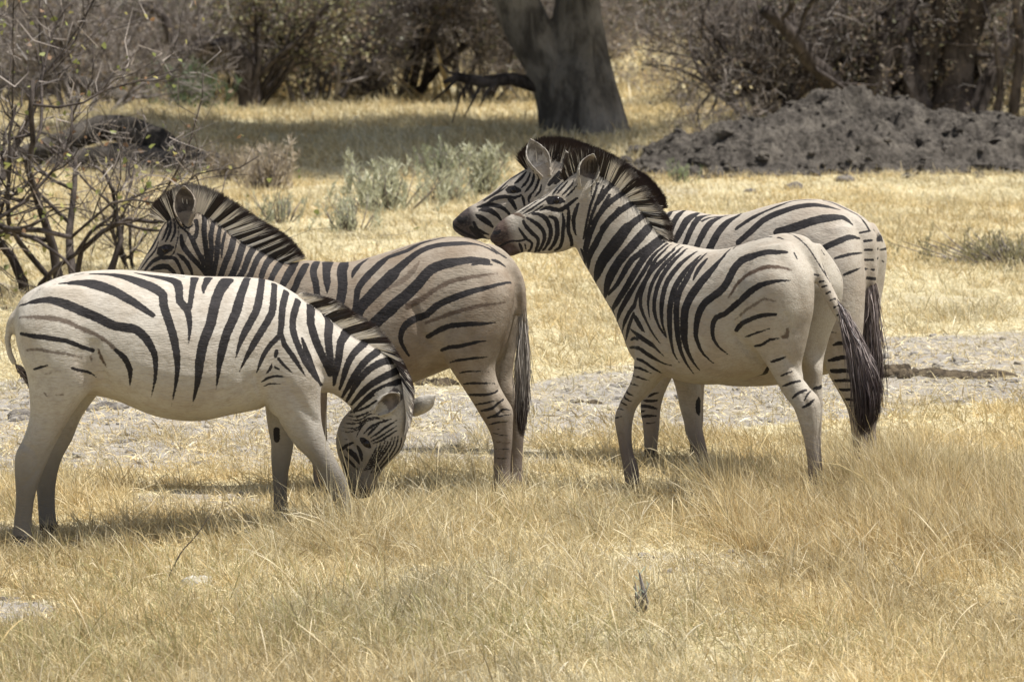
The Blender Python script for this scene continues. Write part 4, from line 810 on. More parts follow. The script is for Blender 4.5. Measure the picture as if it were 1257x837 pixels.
# zebra measurements in each animal's own frame (x forward, z up): body rings and stripe centre lines (mm)
ZD = {'A': {'location':[-1.6919,13.9787,0.0],'heading':8,'near':-1,'lofts':[['torso',[[-683,0,1044,-2,0,68,0,70,0,0],[-649,0,1022,-4,0,165,0,150,0,0],[-578,0,1012,-1,0,227,0,200,0,0],[-465,0,1012,5,0,277,0,235,0,0],[-343,0,1015,15,0,297,0,255,0,0.05],[-193,0,1003,30,0,312,0,275,0,0.1],[0,0,952,30,0,344,0,290,0,0.15],[187,0,929,22,0,350,0,285,0,0.15],[377,0,940,35,0,332,0,260,0,0.15],[522,0,943,23,0,307,0,225,0,0.1],[628,0,932,22,0,258,0,195,0,0],[715,0,924,6,0,205,0,160,0,0],[758,0,920,-7,0,110,0,100,0,0]]],['neck',[[573,22,970,-27,3,258,18,169,0,0.1],[680,10,941,-29,3,247,17,164,0,0.15],[766,1,913,-14,2,211,16,149,0,0.15],[831,-6,877,11,-1,175,14,129,0,0.1],[893,-12,835,42,-4,149,12,114,0,0.1],[963,-20,795,77,-8,137,11,104,0,0.05],[1022,-26,745,105,-11,119,10,94,0,0],[1047,-28,681,126,-13,91,9,84,0,0],[1043,-28,623,122,-13,65,8,80,0,0]]],['head',[[1048,-14,687,104,-76,69,41,57,0,0],[1044,-12,636,130,-95,41,50,69,0,0],[1030,-2,567,151,-110,32,56,77,0,0],[1017,8,488,157,-114,31,58,79,0,0],[1009,14,408,142,-103,20,52,71,0,0],[994,25,354,112,-82,17,41,57,0,0],[981,34,307,88,-64,17,34,47,0,0],[975,39,258,68,-49,15,32,44,0,0],[975,39,213,53,-38,10,31,42,0,0],[973,40,172,40,-29,8,24,32,0,0]]],['near_hind',[[-424,-100,1256,133,0,-2,0,80,0,0],[-465,-120,1104,201,0,-3,0,130,0,0],[-464,-135,950,205,0,-4,0,135,0,0],[-457,-140,818,173,0,-11,0,120,0,0],[-492,-140,713,129,0,9,0,100,0,0],[-520,-140,641,103,0,8,0,80,0,0],[-558,-140,554,94,0,14,0,62,0,0],[-600,-140,477,92,0,14,0,52,0,0],[-622,-140,403,78,0,10,0,45,0,0],[-639,-140,324,59,0,2,0,40,0,0],[-650,-140,242,46,0,-1,0,34,0,0],[-662,-140,148,44,0,-1,0,34,0,0],[-665,-140,77,50,0,-1,0,40,0,0],[-663,-140,4,57,0,0,0,48,0,0]]],['far_hind',[[-408,100,1195,116,0,-2,0,80,0,0],[-405,120,1034,180,0,-3,0,130,0,0],[-402,130,875,174,0,-3,0,130,0,0],[-406,130,755,145,0,-3,0,110,0,0],[-426,130,664,101,0,2,0,90,0,0],[-467,130,579,85,0,4,0,70,0,0],[-510,130,462,84,0,14,0,55,0,0],[-547,130,375,72,0,14,0,46,0,0],[-556,130,283,52,0,3,0,40,0,0],[-558,130,179,45,0,-1,0,32,0,0],[-552,130,78,45,0,-1,0,34,0,0],[-540,130,14,50,0,-1,0,42,0,0],[-533,130,4,58,0,0,0,48,0,0]]],['near_fore',[[563,-80,1152,43,0,-1,0,38,0,0],[589,-110,1036,91,0,8,0,90,0,0],[601,-125,913,132,0,13,0,105,0,0],[615,-130,788,148,0,13,0,100,0,0],[629,-130,679,132,0,11,0,85,0,0],[666,-130,577,100,0,2,0,68,0,0],[710,-130,481,78,0,10,0,55,0,0],[762,-130,406,64,0,4,0,48,0,0],[807,-130,331,59,0,6,0,46,0,0],[840,-130,258,53,0,7,0,38,0,0],[863,-130,190,45,0,3,0,32,0,0],[874,-130,126,45,0,3,0,36,0,0],[884,-130,69,55,0,2,0,45,0,0],[884,-130,4,59,0,0,0,49,0,0]]],['far_fore',[[607,100,900,99,0,-2,0,70,0,0],[595,120,757,98,0,-2,0,90,0,0],[592,120,626,85,0,8,0,75,0,0],[585,120,528,67,0,6,0,60,0,0],[590,120,435,57,0,-1,0,50,0,0],[583,120,362,51,0,-1,0,45,0,0],[578,120,278,40,0,-1,0,36,0,0],[577,120,192,36,0,-1,0,30,0,0],[580,120,111,40,0,-1,0,34,0,0],[590,120,50,38,0,-1,0,34,0,0],[597,120,4,42,0,0,0,37,0,0]]],['dock',[[-600,0,1150,-22,0,36,0,35,0,0],[-655,0,1116,-26,0,24,0,32,0,0],[-694,0,1079,-23,0,14,0,27,0,0],[-714,0,1035,-19,0,4,0,22,0,0],[-721,0,980,-17,0,0,0,20,0,0],[-711,0,917,-17,0,-4,0,18,0,0],[-687,0,864,-16,0,-6,0,16,0,0]]]],'ears':[[[1.0351,-0.1102,0.6136],[1.1372,-0.2002,0.7239],[-0.2877,-0.9694,-0.1],0.1064],[[1.207,-0.0559,0.5977],[1.3188,-0.126,0.7055],[0.0401,1.0042,0.2],0.103]],'blobs':[],'stripes':[[1.0,914,-1,604,54,930,-59,616,49,954,-84,626,60,977,-97,638,63,998,-105,651,62,1015,-109,663,60,1031,-115,675,62,1046,-149,690,56,1066,-157,700,51,1092,-157,711,45,1111,-174,722,39],[1.0,902,11,585,27,920,-27,588,45,942,-69,593,56,961,-84,601,53,979,-94,610,49,998,-101,620,34,1011,-107,628,24],[1.0,895,11,569,20,914,-21,569,29,936,-58,572,43,952,-71,577,42,967,-82,585,40,985,-93,599,38,1005,-102,610,35,1032,-118,610,33,1055,-135,608,24],[1.0,883,22,547,20,901,-9,550,38,924,-39,553,43,940,-57,557,42,955,-68,563,38,969,-79,573,28,980,-86,582,20],[1.0,873,30,526,20,890,0,527,28,912,-27,528,38,931,-47,532,43,949,-61,539,43,959,-69,551,44,967,-76,564,42,976,-83,576,40,992,-93,586,41,1032,-114,595,30,1068,-134,601,27],[1.0,867,37,512,21,881,10,510,34,899,-16,509,39,918,-36,514,37,936,-51,521,32,949,-62,529,23,958,-68,536,16],[1.0,939,-55,491,23,944,-59,505,32,952,-64,522,45,959,-69,537,53,967,-75,550,50,975,-80,562,47,986,-87,572,45,1003,-97,579,44,1024,-109,584,40,1051,-124,589,32,1075,-131,591,21],[1.0,973,-80,511,33,984,-87,524,47,998,-96,540,64,1013,-105,552,62,1030,-113,562,60,1049,-122,570,58,1068,-129,577,50,1087,-134,583,39,1101,-136,587,32],[1.0,989,-91,502,33,1001,-99,517,64,1017,-107,534,60,1032,-114,549,47,1043,-119,559,32],[1.0,1004,-99,493,32,1018,-107,503,46,1036,-116,515,63,1052,-123,529,61,1068,-129,543,59,1085,-133,554,57,1100,-136,564,48,1116,-137,573,39,1127,-137,580,32],[1.0,1005,-97,473,32,1021,-107,483,44,1042,-117,495,55,1061,-125,509,53,1081,-131,523,51,1106,-135,540,42,1127,-136,553,33],[1.0,1017,-102,464,32,1034,-111,471,46,1055,-120,482,55,1071,-126,494,53,1088,-130,506,51,1109,-133,520,42,1127,-133,529,34],[1.0,1152,-118,496,42,1152,-113,480,48,1149,-106,458,56,1142,-102,437,64,1130,-95,416,63,1116,-86,398,46,1099,-74,380,45,1080,-62,359,58,1061,-48,336,50,1047,-32,308,40,1037,-23,286,32],[1.0,1134,-127,502,31,1133,-124,484,37,1128,-119,460,45,1119,-113,437,53,1106,-103,411,57,1091,-83,385,55,1073,-65,359,54,1053,-51,336,48,1035,-42,316,38,1027,-35,299,31,1023,-31,287,28],[1.0,1119,-130,499,29,1117,-127,483,34,1111,-123,461,42,1100,-117,438,47,1086,-106,413,48,1072,-89,387,52,1056,-70,360,48,1037,-51,331,37,1022,-41,309,27],[1.0,1104,-130,496,28,1101,-128,482,33,1095,-123,462,40,1083,-117,440,45,1069,-108,416,45,1055,-93,393,45,1039,-75,368,43,1022,-53,335,33,1009,-40,309,25],[1.0,1089,-128,489,28,1085,-125,475,33,1078,-121,455,40,1067,-113,435,44,1053,-103,413,43,1041,-89,391,43,1029,-73,368,40,1014,-56,343,31,1002,-44,324,24],[1.0,1072,-124,479,28,1067,-121,466,33,1059,-115,448,40,1049,-107,428,43,1037,-95,405,42,1025,-80,383,41,1014,-64,360,38,1002,-49,335,30,992,-38,316,24],[1.0,1052,-117,468,28,1047,-113,453,34,1040,-106,434,43,1031,-98,416,43,1022,-87,397,41,1013,-74,379,40,1004,-61,360,37,993,-47,339,29,984,-37,323,24],[1.0,1033,-109,458,28,1030,-105,444,34,1024,-98,426,42,1015,-89,408,43,1006,-76,389,41,999,-64,370,40,991,-52,352,35,983,-41,335,29,976,-34,322,24],[1.0,961,-71,483,92,969,-76,475,171,979,-82,464,172,990,-87,454,141,998,-90,445,91],[1.0,858,45,467,24,896,-14,474,32],[1.0,866,36,411,57,878,14,425,91,893,-8,441,84,910,-27,453,69,923,-40,460,48],[1.0,896,-7,421,73,912,-21,412,163,930,-33,397,169,944,-34,375,128,953,-33,356,51],[1.0,942,-53,444,69,950,-55,428,126,958,-56,407,118,963,-52,387,87,965,-47,372,47],[1.0,888,14,384,43,901,4,370,104,919,-5,353,101,935,-12,336,75,948,-17,324,40],[1.0,883,41,346,76,889,41,327,118,896,38,305,151,903,33,287,131,908,28,273,108],[1.0,-660,-65,1157,49,-627,-118,1172,75,-584,-172,1188,146,-548,-190,1196,158,-511,-201,1198,178,-475,-211,1190,204,-439,-218,1177,234,-403,-222,1163,238,-367,-225,1146,230,-332,-234,1132,225,-295,-243,1116,222,-256,-253,1096,219,-214,-261,1077,217,-167,-265,1070,214,-124,-268,1063,211,-93,-272,1043,209,-70,-278,1017,204,-50,-284,986,180,-35,-288,953,157,-28,-290,921,137,-27,-291,888,116,-28,-288,852,93,-32,-282,813,70,-42,-264,767,42,-51,-242,729,19],[1.0,-420,-118,1268,164,-388,-125,1269,209,-347,-134,1268,266,-311,-144,1264,313,-274,-158,1256,296,-238,-173,1242,268,-202,-188,1226,250,-165,-203,1206,236,-130,-215,1186,211,-101,-224,1167,184,-76,-232,1150,162,-53,-239,1134,141,-36,-243,1123,126],[1.0,-324,-61,1304,73,-285,-70,1304,98,-237,-80,1303,130,-194,-92,1298,213,-155,-105,1290,248,-122,-119,1280,278,-91,-131,1269,293,-58,-142,1256,290,-28,-154,1242,287,-4,-166,1228,262,13,-179,1212,225,15,-197,1190,208,16,-215,1165,207,23,-229,1140,207,32,-243,1112,204,43,-257,1079,200,54,-270,1041,198,63,-279,1001,196,70,-287,960,181,74,-291,923,158,75,-292,886,136,73,-292,852,115,68,-287,812,91,56,-268,746,52,45,-231,688,19],[1.0,-117,-51,1305,58,-90,-60,1301,90,-53,-68,1294,133,-16,-74,1288,175,20,-81,1280,203,54,-88,1273,270,79,-104,1263,266,89,-132,1245,210,91,-159,1222,194,91,-180,1201,190,94,-197,1180,198,109,-207,1164,200,125,-218,1145,188,133,-235,1113,153,137,-253,1075,115,133,-270,1026,67,128,-279,986,29],[1.0,169,-50,1275,213,160,-108,1253,155,151,-153,1221,138,144,-189,1184,128,139,-212,1153,121],[1.0,-561,-133,1241,26,-489,-93,1261,26],[1.0,-471,-100,1264,73,-438,-113,1266,99],[1.0,-457,-45,1284,26,-429,-53,1290,26],[1.0,-397,-49,1297,52,-356,-42,1304,42],[1.0,50,-22,1291,42,123,-42,1280,42],[0.5,-659,-143,1110,70,-618,-200,1118,78,-567,-227,1120,100,-520,-240,1118,115,-476,-246,1112,112,-442,-248,1101,109,-413,-249,1088,107,-386,-248,1074,106,-360,-248,1060,104,-333,-252,1049,102,-306,-257,1039,99,-278,-263,1023,95,-252,-267,1005,91,-226,-271,980,86,-207,-274,959,83],[0.8,-212,-273,963,96,-193,-275,948,121,-171,-277,926,144,-157,-277,900,140,-147,-274,870,133,-146,-263,828,83,-148,-247,792,25],[1.0,-655,-191,1039,80,-625,-221,1037,94,-586,-243,1032,115,-550,-255,1029,123,-514,-262,1024,120,-477,-265,1018,116,-442,-265,1011,113,-415,-263,1000,110,-388,-259,988,105,-351,-254,973,99,-320,-257,961,94],[0.45,-629,-220,962,42,-607,-235,968,50,-578,-249,971,61,-548,-259,967,66,-515,-266,960,64,-479,-268,956,62,-443,-268,950,56,-402,-264,938,36,-371,-257,927,21],[0.8,-603,-222,871,16,-590,-233,876,58,-571,-245,883,70,-548,-255,890,58,-530,-260,895,31],[1.0,-417,-264,881,73,-397,-261,874,73,-372,-254,866,70,-353,-247,861,68,-336,-240,855,64,-318,-231,842,42,-305,-226,831,23],[0.4,-549,-248,851,10,-535,-254,855,21,-517,-259,861,25,-498,-263,867,24,-481,-265,870,18,-472,-265,867,13,-467,-265,863,10],[0.7,-293,-261,963,52,-288,-262,947,76,-280,-261,926,81,-269,-258,902,63,-258,-256,883,16],[0.5,-330,-253,935,31,-324,-249,907,16],[0.6,-497,-247,750,16,-460,-248,755,11],[0.6,-551,-236,761,17,-538,-239,747,11],[0.5,-695,-30,1062,46,-659,-175,1074,21],[1.0,235,-38,1273,219,221,-91,1257,158,208,-128,1236,122,206,-144,1223,75,207,-154,1215,50],[1.0,322,-63,1265,329,303,-105,1246,296,281,-144,1218,257,266,-176,1186,248,254,-204,1151,250,244,-226,1112,248,233,-246,1072,244,216,-261,1033,239,199,-273,993,235,188,-281,948,231,179,-286,902,226,175,-287,858,195,169,-283,809,146,154,-265,741,78,142,-232,681,20],[1.0,422,-21,1268,171,402,-105,1240,195,382,-155,1199,210,369,-186,1161,229,355,-211,1122,228,333,-234,1078,223,311,-251,1035,217,297,-263,993,213,286,-270,954,209,278,-275,919,181,271,-277,881,138,263,-275,820,72,256,-265,768,15],[1.0,492,-8,1261,166,484,-88,1240,167,475,-135,1205,182,466,-167,1168,192,453,-193,1128,187,426,-219,1083,181,399,-237,1041,175,382,-248,1008,143,370,-255,978,106,358,-262,943,63,350,-265,915,29],[1.0,549,-46,1241,165,545,-97,1218,150,540,-135,1185,164,536,-162,1151,181,527,-183,1116,183,507,-202,1081,178,483,-218,1046,174,458,-233,1010,172,435,-243,975,167,417,-251,944,131,401,-255,913,97,382,-259,877,57,368,-260,849,25],[1.0,605,-68,1205,175,592,-118,1178,174,580,-155,1140,178,575,-178,1099,168,572,-193,1060,158,566,-203,1031,150,562,-209,1011,145],[1.0,562,-209,1011,135,543,-215,994,132,519,-223,971,128,499,-230,947,125,481,-236,918,122,463,-240,875,81,450,-239,839,31],[1.0,571,-204,1024,98,575,-211,1001,112,584,-219,970,133,604,-225,940,131,629,-228,905,126,659,-226,855,83,684,-220,814,20],[1.0,546,-221,938,97,541,-222,915,97],[1.0,555,-225,902,73,568,-228,885,73,587,-231,864,69,607,-232,845,51,623,-231,830,21],[1.0,522,-224,878,32,519,-224,865,74,513,-223,850,73,503,-224,839,53,494,-225,832,17],[1.0,536,-223,864,53,559,-227,850,42],[1.0,471,-221,790,31,487,-220,801,64,508,-217,812,76,526,-218,817,70,545,-222,819,67,568,-227,817,46,586,-230,814,26],[1.0,485,-209,769,25,498,-208,775,42,517,-211,781,42,542,-219,782,34,563,-224,782,16],[1.0,660,-79,1163,185,648,-119,1141,176,636,-150,1110,180,629,-170,1076,186,628,-190,1040,188,636,-205,1005,184,649,-212,968,180,665,-216,926,176,685,-215,883,171,709,-207,841,137,733,-192,804,112,753,-168,777,86,770,-128,757,64],[1.0,674,-189,992,85,681,-194,970,119,691,-199,937,168,707,-197,902,163,724,-192,861,156,742,-181,807,136,758,-158,761,84],[1.0,722,-51,1125,264,717,-94,1098,268,716,-126,1059,274,725,-136,1018,269,738,-140,976,228,755,-143,934,202,774,-144,891,176,793,-139,842,132,807,-130,803,98],[1.0,789,-37,1085,147,800,-48,1071,163,810,-65,1050,247,806,-89,1027,234,801,-109,999,220,801,-122,967,210,804,-132,926,198,810,-136,866,156,817,-130,813,109],[1.0,904,11,1002,270,885,-68,992,240,862,-103,960,203,855,-118,926,198,850,-127,887,188,840,-130,838,171,831,-125,793,115,828,-116,767,84,827,-108,753,68],[1.0,1000,-4,950,199,972,-71,944,200,939,-99,920,175,919,-112,899,171,902,-120,876,168,889,-125,847,165,878,-126,813,152,865,-118,769,105,855,-100,731,66],[1.0,1069,-14,911,199,1035,-81,905,194,994,-108,880,175,965,-119,854,170,941,-123,824,166,918,-123,789,162,898,-116,752,130,880,-97,716,93,870,-63,686,67],[1.0,1125,-50,858,177,1098,-80,863,210,1065,-98,862,180,1035,-110,851,175,1004,-118,834,171,975,-122,810,168,948,-122,780,164,923,-114,738,136,903,-94,697,96,894,-71,675,75,891,-52,664,70],[1.0,1156,-36,814,177,1128,-87,812,178,1083,-111,796,178,1046,-119,779,173,1011,-120,759,169,980,-117,734,165,953,-109,706,133,929,-90,675,95,913,-60,648,66],[1.0,1171,-44,764,155,1136,-98,761,155,1095,-112,748,155,1058,-117,734,153,1023,-116,718,150,997,-112,697,144,973,-103,674,124,946,-84,643,91,926,-52,615,90],[1.0,559,67,513,161,559,74,467,168]],'eyes':[[0.9891,-0.0736,0.4617],[1.086,0.0597,0.4617]],'eye_r':0.021,'skull_side':[0.5878,0.809,0.0],'skull_c':[1.0703,-0.0307,0.5888],'mane':[[0.6668,0.0117,1.1761,0.706,0.0076,1.1878],[0.7524,0.0027,1.1243,0.8465,-0.0072,1.1556],[0.8418,-0.0067,1.0525,0.9477,-0.0178,1.0878],[0.9353,-0.0165,0.9845,1.0531,-0.0289,1.0198],[1.033,-0.0268,0.9324,1.1271,-0.0367,0.924],[1.1088,-0.0587,0.8794,1.175,-0.1068,0.8409],[1.1528,-0.0906,0.8113,1.2113,-0.1332,0.7445],[1.1709,-0.1038,0.7412,1.211,-0.133,0.6809],[1.1779,-0.1089,0.6701,1.2071,-0.1301,0.6209],[1.1813,-0.1114,0.6066,1.1959,-0.1219,0.5601],[1.1737,-0.1059,0.5501,1.1661,-0.1003,0.4975]],'mane_side':[0.1045,0.9945,0.0],'tuft':[[-0.6914,0.16,0.8482,0.012],[-0.6346,0.16,0.7795,0.016],[-0.5893,0.16,0.707,0.025],[-0.5674,0.16,0.6347,0.025],[-0.5608,0.16,0.5747,0.012]],'muzzle':[[0.982,0.0334,0.1694,0.0797]],'creases':[[0.008,0.02,0.447,-0.235,0.816,0.45,-0.231,0.801,0.455,-0.222,0.78,0.462,-0.21,0.756,0.47,-0.193,0.729,0.479,-0.169,0.699,0.492,-0.142,0.67,0.523,0.076,0.611,0.544,0.062,0.589,0.548,-0.138,0.602],[0.006,0.03,0.401,-0.255,0.913,0.396,-0.256,0.893,0.39,-0.257,0.866,0.386,-0.255,0.838,0.388,-0.25,0.813,0.392,-0.243,0.787,0.401,-0.23,0.76,0.417,-0.21,0.729,0.439,-0.177,0.696,0.455,-0.142,0.671],[0.01,0.022,-0.26,-0.215,0.799,-0.264,-0.225,0.814,-0.27,-0.235,0.836,-0.277,-0.244,0.859,-0.284,-0.25,0.881,-0.291,-0.254,0.903,-0.298,-0.257,0.926,-0.305,-0.259,0.95,-0.311,-0.259,0.974,-0.315,-0.259,0.991],[0.006,0.03,-0.328,-0.213,0.791,-0.341,-0.232,0.813,-0.358,-0.246,0.842,-0.372,-0.255,0.871,-0.38,-0.259,0.899,-0.385,-0.261,0.927,-0.389,-0.261,0.946],[0.005,0.035,-0.642,-0.209,1.0,-0.616,-0.23,0.968,-0.58,-0.247,0.922,-0.553,-0.251,0.874,-0.541,-0.248,0.83,-0.536,-0.244,0.786,-0.538,-0.238,0.743,-0.548,-0.228,0.696,-0.565,-0.214,0.65,-0.577,-0.206,0.618],[0.006,0.022,0.6,-0.228,0.774,0.62,-0.224,0.742,0.648,-0.216,0.697,0.674,-0.207,0.657,0.697,-0.199,0.627,0.717,-0.19,0.603,0.731,-0.182,0.586],[0.006,0.016,-0.657,-0.167,0.509,-0.641,-0.183,0.502,-0.618,-0.191,0.49,-0.6,-0.191,0.472,-0.591,-0.187,0.445,-0.586,-0.181,0.413,-0.583,-0.175,0.39],[0.005,0.014,-0.651,-0.177,0.314,-0.639,-0.179,0.327,-0.622,-0.18,0.347,-0.602,-0.179,0.372,-0.581,-0.177,0.403,-0.558,-0.175,0.439,-0.533,-0.172,0.477,-0.502,-0.167,0.521,-0.469,-0.153,0.566,-0.447,0.066,0.566],[0.006,0.015,0.636,-0.17,0.499,0.654,-0.173,0.482,0.679,-0.173,0.456,0.704,-0.17,0.428,0.727,-0.166,0.395,0.748,-0.164,0.36,0.763,-0.164,0.336],[0.006,0.016,0.911,0.057,0.601,0.898,0.057,0.588,0.884,0.036,0.564,0.879,0.023,0.538,0.884,0.005,0.514,0.896,-0.013,0.49,0.909,-0.027,0.467,0.925,-0.04,0.445,0.944,-0.051,0.425,0.957,-0.057,0.411],[0.005,0.014,0.989,-0.089,0.475,0.994,-0.09,0.46,1.001,-0.09,0.438,1.006,-0.086,0.414,1.005,-0.075,0.388,1.002,-0.06,0.359,1.0,-0.05,0.339],[0.006,0.025,0.803,-0.131,0.804,0.785,-0.138,0.815,0.759,-0.154,0.834,0.734,-0.181,0.859,0.713,-0.196,0.888,0.694,-0.202,0.921,0.677,-0.202,0.957,0.663,-0.192,1.001,0.652,-0.173,1.049,0.644,-0.161,1.083]]},
